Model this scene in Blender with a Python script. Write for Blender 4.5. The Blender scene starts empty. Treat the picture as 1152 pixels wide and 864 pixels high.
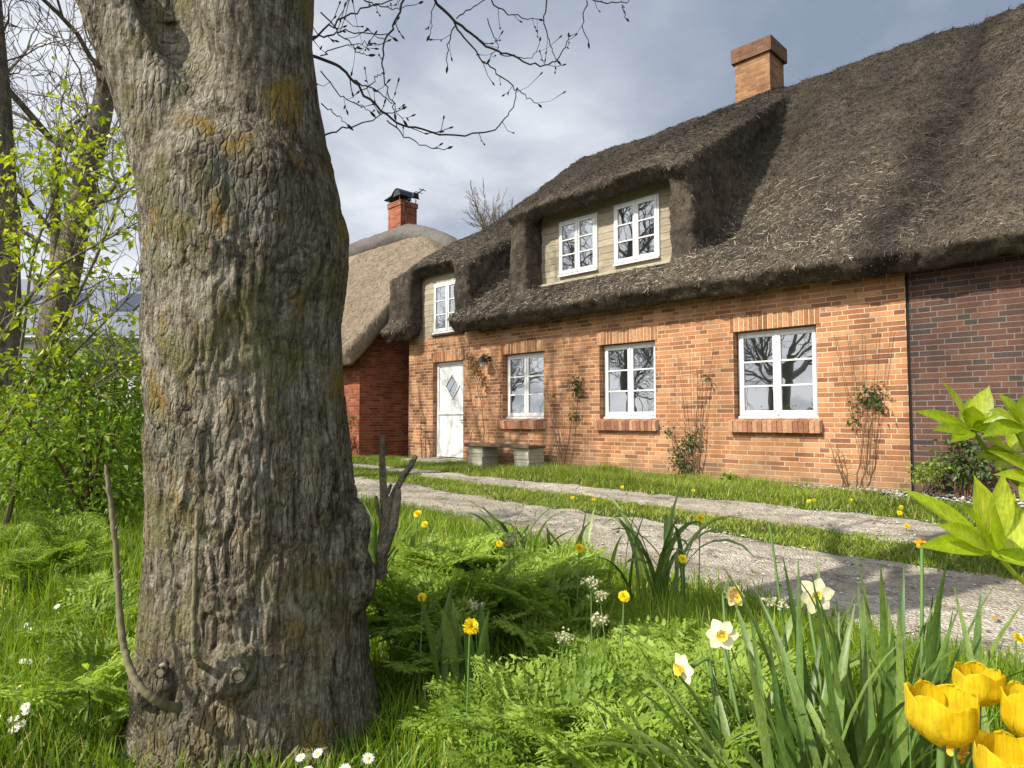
import bpy, math, random
import numpy as np
from mathutils import Vector, Matrix
random.seed(7)
RS = np.random.default_rng(11)
scene = bpy.context.scene
COL = scene.collection
R = math.radians

# ------------------------------------------------------------------ camera model
CAMH = 0.85
FPX = 750.0
TH = math.atan(40 / 750)
S2 = math.sqrt(.5)
CP = np.array([0, 0, CAMH])
CF = np.array([-S2 * math.cos(TH), S2 * math.cos(TH), math.sin(TH)])
CR = np.array([S2, S2, 0.0])
CU = np.cross(CR, CF)


def ray(px, py):
    return CF + CR * ((px - 576) / FPX) - CU * ((py - 432) / FPX)


def P_d(px, py, Z):
    return CP + ray(px, py) * Z


def P_y(px, py, y):
    d = ray(px, py)
    return CP + d * (y / d[1])


def P_z(px, py, z):
    d = ray(px, py)
    return CP + d * ((z - CAMH) / d[2])


def cam2w(X, Z):
    return S2 * (X - Z), S2 * (X + Z)


# ------------------------------------------------------------------ noise
def _hash(ix, iy, iz, seed):
    h = (ix.astype(np.int64) * 374761393 + iy.astype(np.int64) * 668265263 + iz.astype(np.int64) * 2147483647 + seed * 974711) & 0xFFFFFFFF
    h = ((h ^ (h >> 13)) * 1274126177) & 0xFFFFFFFF
    h = ((h ^ (h >> 16)) * 2246822519) & 0xFFFFFFFF
    return ((h ^ (h >> 15)) & 0xFFFF) / 65535.0


def vnoise(p, seed=0):
    p = np.asarray(p, float)
    i = np.floor(p)
    f = p - i
    f = f * f * (3 - 2 * f)
    i = i.astype(np.int64)
    r = 0
    for dx in (0, 1):
        wx = f[:, 0] if dx else 1 - f[:, 0]
        for dy in (0, 1):
            wy = f[:, 1] if dy else 1 - f[:, 1]
            for dz in (0, 1):
                wz = f[:, 2] if dz else 1 - f[:, 2]
                r = r + wx * wy * wz * _hash(i[:, 0] + dx, i[:, 1] + dy, i[:, 2] + dz, seed)
    return r * 2 - 1


def fbm(p, seed=0, o=3):
    r, a = 0, 1.0
    p = np.asarray(p, float)
    for k in range(o):
        r = r + a * vnoise(p, seed + k * 17)
        p = p * 2.03
        a *= .5
    return r / 1.75


# ------------------------------------------------------------------ mesh builder
def unit(v):
    v = np.asarray(v, float)
    return v / max(np.linalg.norm(v), 1e-9)


class MB:
    def __init__(s):
        s.v, s.f, s.m, s.a, s.n = [], [], [], [], 0

    def add(s, verts, faces, mat=0, rnd=None):
        verts = np.asarray(verts, float).reshape(-1, 3)
        if rnd is None:
            rnd = random.random()
        s.v.append(verts)
        s.a.append(np.broadcast_to(np.asarray(rnd, float), (len(verts),)).copy())
        if isinstance(faces, np.ndarray):
            s.f.append((faces + s.n, mat))
        else:
            by = {}
            for fc in faces:
                by.setdefault(len(fc), []).append(fc)
            for k, fl in by.items():
                s.f.append((np.array(fl, dtype=np.int64) + s.n, mat))
        s.n += len(verts)
        return s

    def box(s, x0, x1, y0, y1, z0, z1, mat=0, rnd=None):
        v = [(x, y, z) for x in (x0, x1) for y in (y0, y1) for z in (z0, z1)]
        f = [(0, 1, 3, 2), (4, 6, 7, 5), (0, 4, 5, 1), (2, 3, 7, 6), (0, 2, 6, 4), (1, 5, 7, 3)]
        return s.add(v, f, mat, rnd)

    def bbox(s, x0, x1, y0, y1, z0, z1, b=.006, mat=0, rnd=None):
        """box with chamfered edges along its long runs"""
        vs, fs = [], []
        cx, cy, cz = (x0 + x1) / 2, (y0 + y1) / 2, (z0 + z1) / 2
        h = [(x1 - x0) / 2, (y1 - y0) / 2, (z1 - z0) / 2]
        b = min(b, min(h) * .6)
        idx = {}
        for sx in (-1, 1):
            for sy in (-1, 1):
                for sz in (-1, 1):
                    for ax in range(3):
                        q = [sx * h[0], sy * h[1], sz * h[2]]
                        for k, sg in enumerate((sx, sy, sz)):
                            if k != ax:
                                q[k] -= sg * b
                        idx[(sx, sy, sz, ax)] = len(vs)
                        vs.append((cx + q[0], cy + q[1], cz + q[2]))
        sg = (-1, 1)
        for ax in range(3):
            o = [k for k in range(3) if k != ax]
            for sx in sg:
                def key(a, c):
                    t = [0, 0, 0]
                    t[ax] = sx
                    t[o[0]] = a
                    t[o[1]] = c
                    return idx[(t[0], t[1], t[2], ax)]
                f = [key(-1, -1), key(1, -1), key(1, 1), key(-1, 1)]
                flip = (sx == 1) != (ax == 1)
                fs.append(tuple(f if flip else f[::-1]))
        for ax in range(3):  # edges along axis ax
            o = [k for k in range(3) if k != ax]
            for a in sg:
                for c in sg:
                    def key2(e, w):
                        t = [0, 0, 0]
                        t[ax] = e
                        t[o[0]] = a
                        t[o[1]] = c
                        return idx[(t[0], t[1], t[2], w)]
                    fs.append((key2(-1, o[0]), key2(1, o[0]), key2(1, o[1]), key2(-1, o[1])))
        for sx in sg:
            for sy in sg:
                for sz in sg:
                    fs.append(tuple(idx[(sx, sy, sz, k)] for k in range(3)))
        return s.add(vs, fs, mat, rnd)

    def tube(s, pts, rad, n=6, mat=0, rnd=None, cap=True):
        pts = np.asarray(pts, float)
        m = len(pts)
        rad = np.broadcast_to(np.asarray(rad, float), (m,))
        t = np.gradient(pts, axis=0)
        t /= np.maximum(np.linalg.norm(t, axis=1, keepdims=True), 1e-9)
        ref = np.array([0, 0, 1.0]) if abs(t[0, 2]) < .9 else np.array([1.0, 0, 0])
        u = unit(np.cross(ref, t[0]))
        ang = np.linspace(0, 2 * np.pi, n, endpoint=False)
        ca, sa = np.cos(ang), np.sin(ang)
        V = np.empty((m, n, 3))
        for i in range(m):
            u = unit(u - t[i] * (u @ t[i]))
            w = np.cross(t[i], u)
            V[i] = pts[i] + rad[i] * (ca[:, None] * u + sa[:, None] * w)
        i = np.arange(m - 1)[:, None] * n
        j = np.arange(n)[None, :]
        j2 = (j + 1) % n
        F = np.stack([i + j, i + j2, i + n + j2, i + n + j], -1).reshape(-1, 4)
        s.add(V.reshape(-1, 3), F, mat, rnd)
        if cap:
            for k, rev in ((0, True), (m - 1, False)):
                f = list(range(n))
                s.add(V[k], [tuple(f[::-1] if rev else f)], mat, s.a[-1][0])
        return s

    def quads(s, Q, mat=0, rnd=None):
        """Q (N,4,3)"""
        N = len(Q)
        if N == 0:
            return s
        r = RS.random(N) if rnd is None else np.broadcast_to(rnd, (N,))
        return s.add(Q.reshape(-1, 3), np.arange(N * 4).reshape(N, 4), mat, np.repeat(r, 4))

    def mesh(s, name, mats, smooth=False, off=(0, 0, 0)):
        me = bpy.data.meshes.new(name)
        V = np.concatenate(s.v) - np.asarray(off, float)
        A = np.concatenate(s.a)
        loops, starts, mi, c = [], [], [], 0
        for F, m in s.f:
            k = F.shape[1]
            loops.append(F.reshape(-1))
            starts.append(c + np.arange(len(F)) * k)
            mi.append(np.full(len(F), m))
            c += F.size
        L = np.concatenate(loops).astype(np.int32)
        ST = np.concatenate(starts).astype(np.int32)
        MI = np.concatenate(mi).astype(np.int32)
        me.vertices.add(len(V))
        me.vertices.foreach_set('co', V.astype(np.float32).reshape(-1))
        me.loops.add(len(L))
        me.loops.foreach_set('vertex_index', L)
        me.polygons.add(len(ST))
        me.polygons.foreach_set('loop_start', ST)
        me.polygons.foreach_set('material_index', MI)
        me.polygons.foreach_set('use_smooth', np.full(len(ST), bool(smooth)))
        at = me.attributes.new('rnd', 'FLOAT', 'POINT')
        at.data.foreach_set('value', A.astype(np.float32))
        for m in (mats if isinstance(mats, (list, tuple)) else [mats]):
            me.materials.append(m)
        me.update(calc_edges=True)
        me.validate()
        return me

    def build(s, name, mats, parent=None, smooth=False, loc=(0, 0, 0), label=None, recalc=False):
        off = np.array(loc, float)
        if parent is not None:
            off = np.array(wloc(parent))
            if any(loc):
                off = np.array(loc, float)
        me = s.mesh(name, mats, smooth, off)
        o = bpy.data.objects.new(name, me)
        COL.objects.link(o)
        if parent is not None:
            o.parent = parent
            o.location = off - np.array(wloc(parent))
        else:
            o.location = off
        if label:
            o['label'] = label
        return o


def wloc(o):
    l = Vector(o.location)
    while o.parent:
        o = o.parent
        l = l + Vector(o.location)
    return l


def tag(o, label=None, cat=None, group=None, kind=None):
    if label:
        o['label'] = label
    if cat:
        o['category'] = cat
    if group:
        o['group'] = group
    if kind:
        o['kind'] = kind
    return o


def thing(name, label, cat, loc=(0, 0, 0), group=None):
    o = bpy.data.objects.new(name, None)
    o.empty_display_size = .2
    o.location = loc
    COL.objects.link(o)
    return tag(o, label, cat, group)


def dup(o, loc, rz=0, sc=1, label=None, rx=0, ry=0):
    def cp(q, par):
        c = q.copy()
        COL.objects.link(c)
        c.parent = par
        for ch in [x for x in COL.objects if x.parent == q]:
            cp(ch, c)
        return c
    c = cp(o, None)
    c.location = loc
    c.rotation_euler = (rx, ry, rz)
    c.scale = (sc,) * 3
    if label:
        c['label'] = label
    return c


def remesh(mb, voxel, smooth=5, fac=.5):
    me = mb.mesh('tmp', [])
    o = bpy.data.objects.new('tmp', me)
    COL.objects.link(o)
    r = o.modifiers.new('r', 'REMESH')
    r.mode = 'VOXEL'
    r.voxel_size = voxel
    if smooth:
        q = o.modifiers.new('s', 'SMOOTH')
        q.iterations = smooth
        q.factor = fac
    dg = bpy.context.evaluated_depsgraph_get()
    ev = o.evaluated_get(dg)
    m2 = ev.to_mesh()
    V, F, N = grab(m2)
    ev.to_mesh_clear()
    bpy.data.objects.remove(o)
    return V, F, N


def grab(m2):
    V = np.empty(len(m2.vertices) * 3, np.float32)
    m2.vertices.foreach_get('co', V)
    N = np.empty(len(m2.vertices) * 3, np.float32)
    m2.vertices.foreach_get('normal', N)
    k = np.empty(len(m2.polygons), np.int32)
    m2.polygons.foreach_get('loop_total', k)
    L = np.empty(len(m2.loops), np.int32)
    m2.loops.foreach_get('vertex_index', L)
    if (k == 4).all():
        F = L.reshape(-1, 4).astype(np.int64)
    else:
        st = np.concatenate([[0], np.cumsum(k)[:-1]])
        F = []
        q = st[k == 4]
        t = st[k == 3]
        F = np.concatenate([np.stack([L[q], L[q + 1], L[q + 2], L[q + 3]], 1)]).astype(np.int64)
    return V.reshape(-1, 3).astype(float), F, N.reshape(-1, 3).astype(float)


def heightslab(mb, xs, ys, top, off):
    """closed slab between top(x,y)->z and top + off(x,y)->(dx,dy,dz)"""
    X, Y = np.meshgrid(xs, ys, indexing='ij')
    Z = top(X, Y)
    T = np.stack([X, Y, Z], -1)
    B = T + off(X, Y)
    nx, ny = X.shape
    V = np.concatenate([T.reshape(-1, 3), B.reshape(-1, 3)])
    id = np.arange(nx * ny).reshape(nx, ny)
    k = nx * ny
    q = [np.stack([id[:-1, :-1], id[1:, :-1], id[1:, 1:], id[:-1, 1:]], -1).reshape(-1, 4)]
    q.append(q[0][:, ::-1] + k)
    for a in (id[0, :], id[-1, ::-1], id[::-1, 0], id[:, -1]):
        q.append(np.stack([a[:-1], a[1:], a[1:] + k, a[:-1] + k], -1))
    mb.add(V, np.concatenate(q))


def ss(a, b, x):
    t = np.clip((np.asarray(x, float) - a) / (b - a), 0, 1)
    return t * t * (3 - 2 * t)


# ------------------------------------------------------------------ material helper
class Mat:
    def __init__(s, name):
        s.m = bpy.data.materials.new(name)
        s.m.use_nodes = True
        s.t = s.m.node_tree
        s.t.nodes.clear()
        s.out = s.t.nodes.new('ShaderNodeOutputMaterial')

    def n(s, typ, props=None, **ins):
        nd = s.t.nodes.new('ShaderNode' + typ)
        for k, v in (props or {}).items():
            setattr(nd, k, v)
        for k, v in ins.items():
            s.set(nd, k, v)
        return nd

    def set(s, nd, k, v):
        if k.startswith('i') and k[1:].isdigit():
            sock = nd.inputs[int(k[1:])]
        else:
            sock = nd.inputs[k.replace('_', ' ')]
        if hasattr(v, 'bl_idname') and hasattr(v, 'outputs'):
            v = v.outputs[0]
        if isinstance(v, bpy.types.NodeSocket):
            s.t.links.new(v, sock)
        else:
            sock.default_value = v

    def math(s, op, a, b=0.0, c=None):
        nd = s.n('Math', {'operation': op}, i0=a, i1=b)
        if c is not None:
            s.set(nd, 'i2', c)
        return nd.outputs[0]

    def ramp(s, fac, stops, interp='LINEAR'):
        nd = s.n('ValToRGB', None, Fac=fac)
        cr = nd.color_ramp
        cr.interpolation = interp
        while len(cr.elements) > 1:
            cr.elements.remove(cr.elements[-1])
        for i, (p, c) in enumerate(stops):
            e = cr.elements[0] if i == 0 else cr.elements.new(p)
            e.position = p
            e.color = (c[0], c[1], c[2], 1) if isinstance(c, (tuple, list)) else (c, c, c, 1)
        return nd.outputs[0]

    def mix(s, fac, a, b, blend='MIX'):
        nd = s.n('Mix', {'data_type': 'RGBA', 'blend_type': blend})
        s.set(nd, 'i0', fac)
        for k, v in ((6, a), (7, b)):
            if isinstance(v, (tuple, list)):
                v = (v[0], v[1], v[2], 1)
            s.set(nd, 'i%d' % k, v)
        return nd.outputs[2]

    def obj(s):
        return s.n('TexCoord').outputs['Object']

    def vec(s, v, scale=(1, 1, 1)):
        return s.n('Mapping', None, Vector=v, Scale=scale).outputs[0]

    def noise(s, v, scale, detail=3, rough=.55, dist=0.0):
        return s.n('TexNoise', None, Vector=v, Scale=scale, Detail=detail, Roughness=rough, Distortion=dist).outputs[0]

    def attr(s, name='rnd'):
        return s.n('Attribute', {'attribute_name': name}).outputs['Fac']

    def bump(s, h, strength=.5, dist=.01, normal=None):
        nd = s.n('Bump', None, Height=h, Strength=strength, Distance=dist)
        if normal is not None:
            s.set(nd, 'Normal', normal)
        return nd.outputs[0]

    def bsdf(s, col, rough=.8, normal=None, spec=.3, **kw):
        if isinstance(col, (tuple, list)):
            col = (col[0], col[1], col[2], 1)
        nd = s.n('BsdfPrincipled', None, Base_Color=col, Roughness=rough, Specular_IOR_Level=spec)
        if normal is not None:
            s.set(nd, 'Normal', normal)
        for k, v in kw.items():
            s.set(nd, k, v)
        return nd.outputs[0]

    def done(s, sh):
        s.t.links.new(sh, s.out.inputs[0])
        return s.m


def simple(name, col, rough=.6, var=.12, scale=6, bump=.15, spec=.3, metal=0.0, bscale=40):
    m = Mat(name)
    o = m.obj()
    nz = m.noise(o, scale, 4)
    c = m.mix(nz, tuple(x * (1 - var) for x in col), tuple(min(1, x * (1 + var)) for x in col))
    nb = m.noise(o, bscale, 3)
    return m.done(m.bsdf(c, rough, m.bump(nb, bump, .004), spec, Metallic=metal))


def leafmat(name, stops, trans=.4, rough=.5, tint=1.6, spec=.35, streak=0):
    """leaf: per-leaf colour from rnd attribute, light also passes through"""
    m = Mat(name)
    a = m.attr()
    c = m.ramp(a, stops)
    nz = m.noise(m.obj(), 3.0, 2)
    c = m.mix(1.0, c, m.ramp(nz, [(.25, .72), (.75, 1.25)]), 'MULTIPLY')
    if streak:
        sk = m.noise(m.vec(m.obj(), (1, 1, .05)), 420, 3, .6)
        c = m.mix(1.0, c, m.ramp(sk, [(.3, 1 - .28 * streak), (.7, 1 + .22 * streak)]), 'MULTIPLY')
        bl = m.noise(m.obj(), 55, 4, .65)
        c = m.mix(1.0, c, m.ramp(bl, [(.34, 1 - .25 * streak), (.55, 1.0)]), 'MULTIPLY')
    b = m.bsdf(c, rough, None, spec)
    tc = m.mix(1.0, c, (tint, tint * .95, tint * .55), 'MULTIPLY')
    t = m.n('BsdfTranslucent', None, Color=tc).outputs[0]
    mx = m.n('MixShader', None, i0=trans, i1=b, i2=t)
    return m.done(mx.outputs[0])


def brickmat(name, stops, mortar, ch=.0625, ls=.25, lh=.125, sootlo=None, bump=.6, joint=.0045):
    m = Mat(name)
    o = m.obj()
    g = m.n('NewGeometry')
    sp = m.n('SeparateXYZ', None, Vector=o)
    sn = m.n('SeparateXYZ', None, Vector=g.outputs['True Normal'])
    ax = m.math('GREATER_THAN', m.math('ABSOLUTE', sn.outputs[0]), .5)
    # small waver so courses are not ruler-straight
    wv = m.math('MULTIPLY', m.math('SUBTRACT', m.noise(o, 3.0, 2), .5), .006)
    u = m.math('ADD', m.math('MULTIPLY', sp.outputs[0], m.math('SUBTRACT', 1.0, ax)), m.math('MULTIPLY', sp.outputs[1], ax))
    u = m.math('ADD', u, wv)
    v = m.math('DIVIDE', m.math('ADD', sp.outputs[2], wv), ch)
    row = m.math('FLOOR', v)
    fv = m.math('FRACT', v)
    P = 2 * ls + lh
    rr = m.n('TexWhiteNoise', {'noise_dimensions': '1D'}, W=row).outputs[0]
    par = m.math('MODULO', m.math('ABSOLUTE', row), 2.0)
    q = m.math('ADD', m.math('DIVIDE', u, P), m.math('ADD', m.math('MULTIPLY', par, .3), m.math('MULTIPLY', m.math('FLOOR', m.math('MULTIPLY', rr, 5.0)), .2)))
    k = m.math('FRACT', q)
    a1 = m.math('GREATER_THAN', k, ls / P)
    a2 = m.math('GREATER_THAN', k, 2 * ls / P)
    cell = m.math('ADD', m.math('MULTIPLY', m.math('FLOOR', q), 3.0), m.math('ADD', a1, a2))
    st = m.math('MULTIPLY', m.math('ADD', a1, a2), ls)
    le = m.math('SUBTRACT', m.math('MULTIPLY', k, P), st)
    ln = m.math('ADD', m.math('MULTIPLY', m.math('SUBTRACT', 1.0, a2), ls), m.math('MULTIPLY', a2, lh))
    e = m.math('MINIMUM', m.math('MINIMUM', le, m.math('SUBTRACT', ln, le)), m.math('MINIMUM', m.math('MULTIPLY', fv, ch), m.math('MULTIPLY', m.math('SUBTRACT', 1.0, fv), ch)))
    e = m.math('ADD', e, m.math('MULTIPLY', m.math('SUBTRACT', m.noise(o, 60, 2), .5), .004))
    msk = m.n('MapRange', {'interpolation_type': 'SMOOTHSTEP'}, i0=e, i1=joint - .0015, i2=joint + .0025, i3=0.0, i4=1.0).outputs[0]
    cv = m.n('CombineXYZ', None, X=cell, Y=row)
    rnd = m.n('TexWhiteNoise', {'noise_dimensions': '2D'}, Vector=cv).outputs[0]
    big = m.noise(o, 1.1, 3)
    rn = m.math('ADD', m.math('MULTIPLY', rnd, .8), m.math('MULTIPLY', m.math('SUBTRACT', big, .5), .55))
    rn = m.math('ADD', rn, .1)
    c = m.ramp(rn, stops)
    c = m.mix(1.0, c, m.ramp(m.noise(o, 45, 4, .7), [(.3, .72), (.7, 1.18)]), 'MULTIPLY')
    mc = m.mix(m.noise(o, 7, 3), tuple(x * .7 for x in mortar), mortar)
    c = m.mix(msk, mc, c)
    st2 = m.ramp(m.noise(m.vec(o, (1, 1, .35)), 2.2, 4), [(.36, .66), (.58, 1.0)])
    c = m.mix(1.0, c, st2, 'MULTIPLY')
    if sootlo:   # damp, algae-stained foot of the wall
        zf = m.n('MapRange', None, i0=m.math('ADD', sp.outputs[2], m.math('MULTIPLY', m.math('SUBTRACT', m.noise(o, 2.5, 4), .5), .5)), i1=.0, i2=.35, i3=.55, i4=0.0).outputs[0]
        c = m.mix(zf, c, sootlo)
    h = m.math('ADD', msk, m.math('MULTIPLY', m.noise(o, 90, 3), .35))
    h = m.math('ADD', h, m.math('MULTIPLY', rnd, .25))
    return m.done(m.bsdf(c, .88, m.bump(h, bump, .006), .2))


def attrbrick(name, stops):
    m = Mat(name)
    o = m.obj()
    c = m.ramp(m.attr(), stops)
    c = m.mix(1.0, c, m.ramp(m.noise(o, 30, 4, .7), [(.3, .65), (.7, 1.2)]), 'MULTIPLY')
    return m.done(m.bsdf(c, .88, m.bump(m.noise(o, 80, 3), .5, .004), .2))


BR = [(0.0, (.135, .058, .032)), (.16, (.235, .098, .046)), (.38, (.345, .148, .064)), (.65, (.415, .19, .084)), (1.0, (.48, .26, .128))]
MT = {}
MT['brick'] = brickmat('orange_brick', BR, (.55, .44, .31), sootlo=(.20, .155, .09))
MT['soldier'] = attrbrick('orange_brick_units', [(0, (.20, .088, .04)), (.5, (.34, .155, .068)), (1, (.43, .225, .11))])
MT['sillbrick'] = attrbrick('sill_brick_units', [(0, (.20, .09, .055)), (.5, (.33, .155, .085)), (1, (.42, .24, .14))])
MT['brickjoint'] = simple('brick_joint', (.52, .42, .30), .9)
MT['darkbrick'] = brickmat('dark_brick', [(0, (.038, .033, .032)), (.18, (.056, .044, .041)), (.30, (.075, .041, .032)), (.68, (.105, .050, .035)), (1, (.14, .070, .046))], (.19, .16, .13), sootlo=(.08, .06, .04))
MT['redbrick'] = brickmat('red_brick', [(0, (.16, .04, .02)), (.5, (.28, .075, .035)), (1, (.38, .12, .055))], (.27, .19, .13))
MT['chimbrick'] = brickmat('chimney_brick', [(0, (.17, .08, .04)), (.5, (.25, .125, .06)), (1, (.33, .18, .085))], (.26, .17, .10))
MT['white'] = simple('white_paint', (.60, .60, .585), .38, .05, 5, .05, .4)
MT['board'] = simple('board_paint', (.33, .29, .21), .7, .15, 5, .2)


def boardmat():
    m = Mat('weathered_boards')
    o = m.obj()
    c = m.ramp(m.attr(), [(0, (.25, .21, .145)), (1, (.34, .295, .215))])
    st = m.noise(m.vec(o, (1.2, 1, 9)), 6, 5, .65)
    c = m.mix(1.0, c, m.ramp(st, [(.3, .72), (.65, 1.1)]), 'MULTIPLY')
    return m.done(m.bsdf(c, .8, m.bump(st, .2, .001), .2))


MT['boards'] = boardmat()


def glassmat():
    m = Mat('window_glass')
    o = m.obj()
    b = m.bsdf((.012, .014, .013), .05, None, .5)
    g = m.n('BsdfGlossy', None, Color=(.93, .96, 1, 1), Roughness=.004)
    nz = m.noise(o, 1.6, 2)
    m.set(g, 'Normal', m.bump(nz, .12, .02))
    fr = m.n('Fresnel', None, IOR=2.3)
    f = m.math('MINIMUM', m.math('ADD', m.math('MULTIPLY', fr.outputs[0], .95), .06), 1.0)
    mx = m.n('MixShader', None, i0=f, i1=b, i2=g)
    return m.done(mx.outputs[0])


MT['glass'] = glassmat()


def thatchmat(name, stops, bs=1.0, moss=None):
    m = Mat(name)
    o = m.obj()
    n1 = m.noise(o, 1.3, 5, .62)
    n2 = m.noise(m.vec(o, (1, .35, .35)), 26, 5, .7)
    n3 = m.noise(o, 9, 4, .65)
    f = m.math('ADD', m.math('MULTIPLY', n1, .55), m.math('ADD', m.math('MULTIPLY', n2, .45), m.math('MULTIPLY', n3, .3)))
    f = m.math('SUBTRACT', f, .15)
    c = m.ramp(f, stops)
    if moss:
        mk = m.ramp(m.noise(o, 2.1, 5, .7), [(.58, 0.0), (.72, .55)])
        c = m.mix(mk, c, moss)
        c = m.mix(m.attr(), c, (.014, .012, .010))  # rnd blackens the mossy ridge and the seam valley's painted shade
    h = m.math('ADD', m.math('MULTIPLY', n2, .6), m.math('MULTIPLY', n3, .8))
    return m.done(m.bsdf(c, .95, m.bump(h, 1.0, .05 * bs), .1))


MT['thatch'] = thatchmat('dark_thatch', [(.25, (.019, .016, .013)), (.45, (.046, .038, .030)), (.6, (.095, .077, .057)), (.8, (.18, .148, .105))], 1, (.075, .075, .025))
MT['thatchtan'] = thatchmat('tan_thatch', [(.2, (.12, .092, .06)), (.5, (.195, .155, .108)), (.8, (.27, .22, .155))], .45)
MT['ridgeroll'] = thatchmat('ridge_heather', [(.2, (.06, .055, .05)), (.8, (.17, .155, .14))], .6)


def strawmat(name, stops):
    m = Mat(name)
    return m.done(m.bsdf(m.ramp(m.attr(), stops), .75, None, .2))


MT['straw'] = strawmat('loose_straw', [(0, (.022, .018, .014)), (.45, (.085, .069, .05)), (.75, (.215, .178, .128)), (1, (.46, .39, .285))])
MT['strawtan'] = strawmat('tan_straw', [(0, (.12, .095, .062)), (1, (.29, .24, .17))])


def barkmat(name, lo, mid, hi, lichen=True, sc=1.0):
    m = Mat(name)
    o = m.obj()
    fur = m.noise(m.vec(o, (1, 1, .17)), 52 * sc, 6, .68, .35)
    pl = m.noise(o, 14 * sc, 4, .6)
    big = m.noise(o, 3 * sc, 4, .6)
    f = m.math('ADD', m.math('MULTIPLY', fur, .55), m.math('ADD', m.math('MULTIPLY', pl, .4), m.math('MULTIPLY', big, .3)))
    f = m.math('ADD', f, m.math('MULTIPLY', m.math('SUBTRACT', m.noise(o, 75 * sc, 3, .7), .5), .35))
    c = m.ramp(f, [(.50, lo), (.60, mid), (.72, hi)])
    if lichen:
        g1 = m.ramp(m.noise(o, 5.5, 6, .7), [(.48, 0.0), (.60, .7)])
        c = m.mix(g1, c, (.185, .175, .062))
        g2 = m.ramp(m.noise(m.vec(o, (1.3, 1, 1)), 4.1, 5, .7), [(.55, 0.0), (.62, .6)])
        c = m.mix(g2, c, (.21, .205, .175))
        dk = m.ramp(m.noise(m.vec(o, (1, 1, .6)), 2.6, 5, .62), [(.52, 0.0), (.64, .5)])
        c = m.mix(dk, c, (.075, .068, .048))
        zz = m.n('SeparateXYZ', None, Vector=o).outputs[2]
        zf = m.n('MapRange', None, i0=zz, i1=.15, i2=.95, i3=.42, i4=.0).outputs[0]
        g4 = m.math('MULTIPLY', zf, m.ramp(m.noise(o, 8.0, 5, .7), [(.42, 0.0), (.6, 1.0)]))
        c = m.mix(g4, c, (.33, .245, .125))
        vo = m.noise(o, 7.5, 4, .6)
        g3 = m.ramp(vo, [(.585, 0.0), (.70, .8)])
        c = m.mix(g3, c, (.33, .215, .05))
    h = m.math('ADD', m.math('MULTIPLY', fur, 1.2), m.math('MULTIPLY', pl, .8))
    h = m.math('ADD', h, m.math('MULTIPLY', m.noise(o, 120 * sc, 4, .75), .7))
    if lichen:
        wo = m.n('VectorMath', {'operation': 'MULTIPLY_ADD'}, i0=m.n('TexNoise', None, Vector=o, Scale=22.0, Detail=3.0).outputs['Color'], i1=(.022, .022, .05), i2=o).outputs[0]
        ve = m.n('TexVoronoi', {'feature': 'DISTANCE_TO_EDGE'}, Vector=m.vec(wo, (1, 1, .24)), Scale=62.0).outputs['Distance']
        h = m.math('ADD', h, m.math('MULTIPLY', m.math('MINIMUM', m.math('MULTIPLY', ve, 5.0), 1.0), m.ramp(m.noise(o, 4.0, 3), [(.40, .18), (.66, .9)])))
    return m.done(m.bsdf(c, .92, m.bump(h, 1.0, .028 / sc), .12))


MT['bark'] = barkmat('trunk_bark', (.055, .044, .030), (.205, .172, .124), (.43, .385, .30))
MT['twig'] = simple('twig_bark', (.055, .042, .03), .85, .3, 20, .4)
MT['graybark'] = barkmat('grey_bark', (.11, .09, .062), (.215, .18, .13), (.33, .285, .21), False, .5)
MT['shoot'] = simple('shoot_bark', (.155, .135, .075), .8, .3, 30, .5)
MT['cutwood'] = simple('cut_wood', (.30, .25, .18), .85, .25, 30, .5)
MT['brownstem'] = simple('brown_stem', (.12, .07, .04), .8, .3, 25, .4)
MT['black'] = simple('black_metal', (.02, .02, .022), .45, .2, 8, .1, .5, .3)
MT['steel'] = simple('steel', (.5, .5, .5), .3, .1, 8, .1, .5, .9)
MT['stone'] = simple('stacked_stone', (.38, .36, .27), .9, .35, 9, .6)
MT['plank'] = simple('plank_wood', (.13, .092, .06), .85, .3, 12, .5)
MT['slab'] = simple('door_step_stone', (.30, .27, .22), .9, .25, 6, .5)
MT['render'] = simple('white_render', (.74, .73, .72), .8, .05, 3, .15)
MT['slate'] = simple('grey_roof', (.16, .175, .21), .35, .15, 3, .1, .5)
MT['panel'] = simple('roof_panel', (.03, .04, .06), .15, .1, 3, .02, .5)
MT['dark'] = simple('dark_gap', (.012, .011, .01), .9)
MT['pebble'] = attrbrick('pebbles', [(0, (.14, .12, .095)), (.5, (.28, .26, .23)), (1, (.50, .48, .44))])
MT['seed'] = simple('dry_head', (.36, .25, .13), .85, .35, 40, .5)

G = lambda a, b, c: [(0, a), (.5, b), (1, c)]
MT['grass'] = leafmat('grass_blade', [(0, (.085, .145, .010)), (.4, (.175, .280, .015)), (.8, (.28, .39, .028)), (1, (.46, .42, .15))], .42, .45, 1.5)
MT['shortgrass'] = leafmat('verge_grass', [(0, (.10, .155, .016)), (.5, (.19, .265, .024)), (.85, (.27, .33, .045)), (1, (.38, .34, .15))], .36, .5, 1.6)
MT['fern'] = leafmat('parsley_leaf', G((.135, .22, .020), (.22, .335, .036), (.32, .425, .072)), .43, .5, 1.6)
MT['strap'] = leafmat('strap_leaf', G((.075, .14, .026), (.15, .24, .05), (.26, .35, .09)), .38, .42, 1.5, .4, True)
MT['shrubleaf'] = leafmat('shrub_leaf', G((.09, .17, .018), (.165, .27, .028), (.26, .36, .045)), .45, .45, 1.7)
MT['freshleaf'] = leafmat('fresh_leaf', G((.20, .29, .012), (.28, .36, .018), (.37, .42, .03)), .45, .4, 1.6)
MT['biglaurel'] = leafmat('glossy_leaf', G((.20, .32, .016), (.38, .48, .02), (.58, .62, .09)), .48, .38, 1.5, .5, True)
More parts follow.
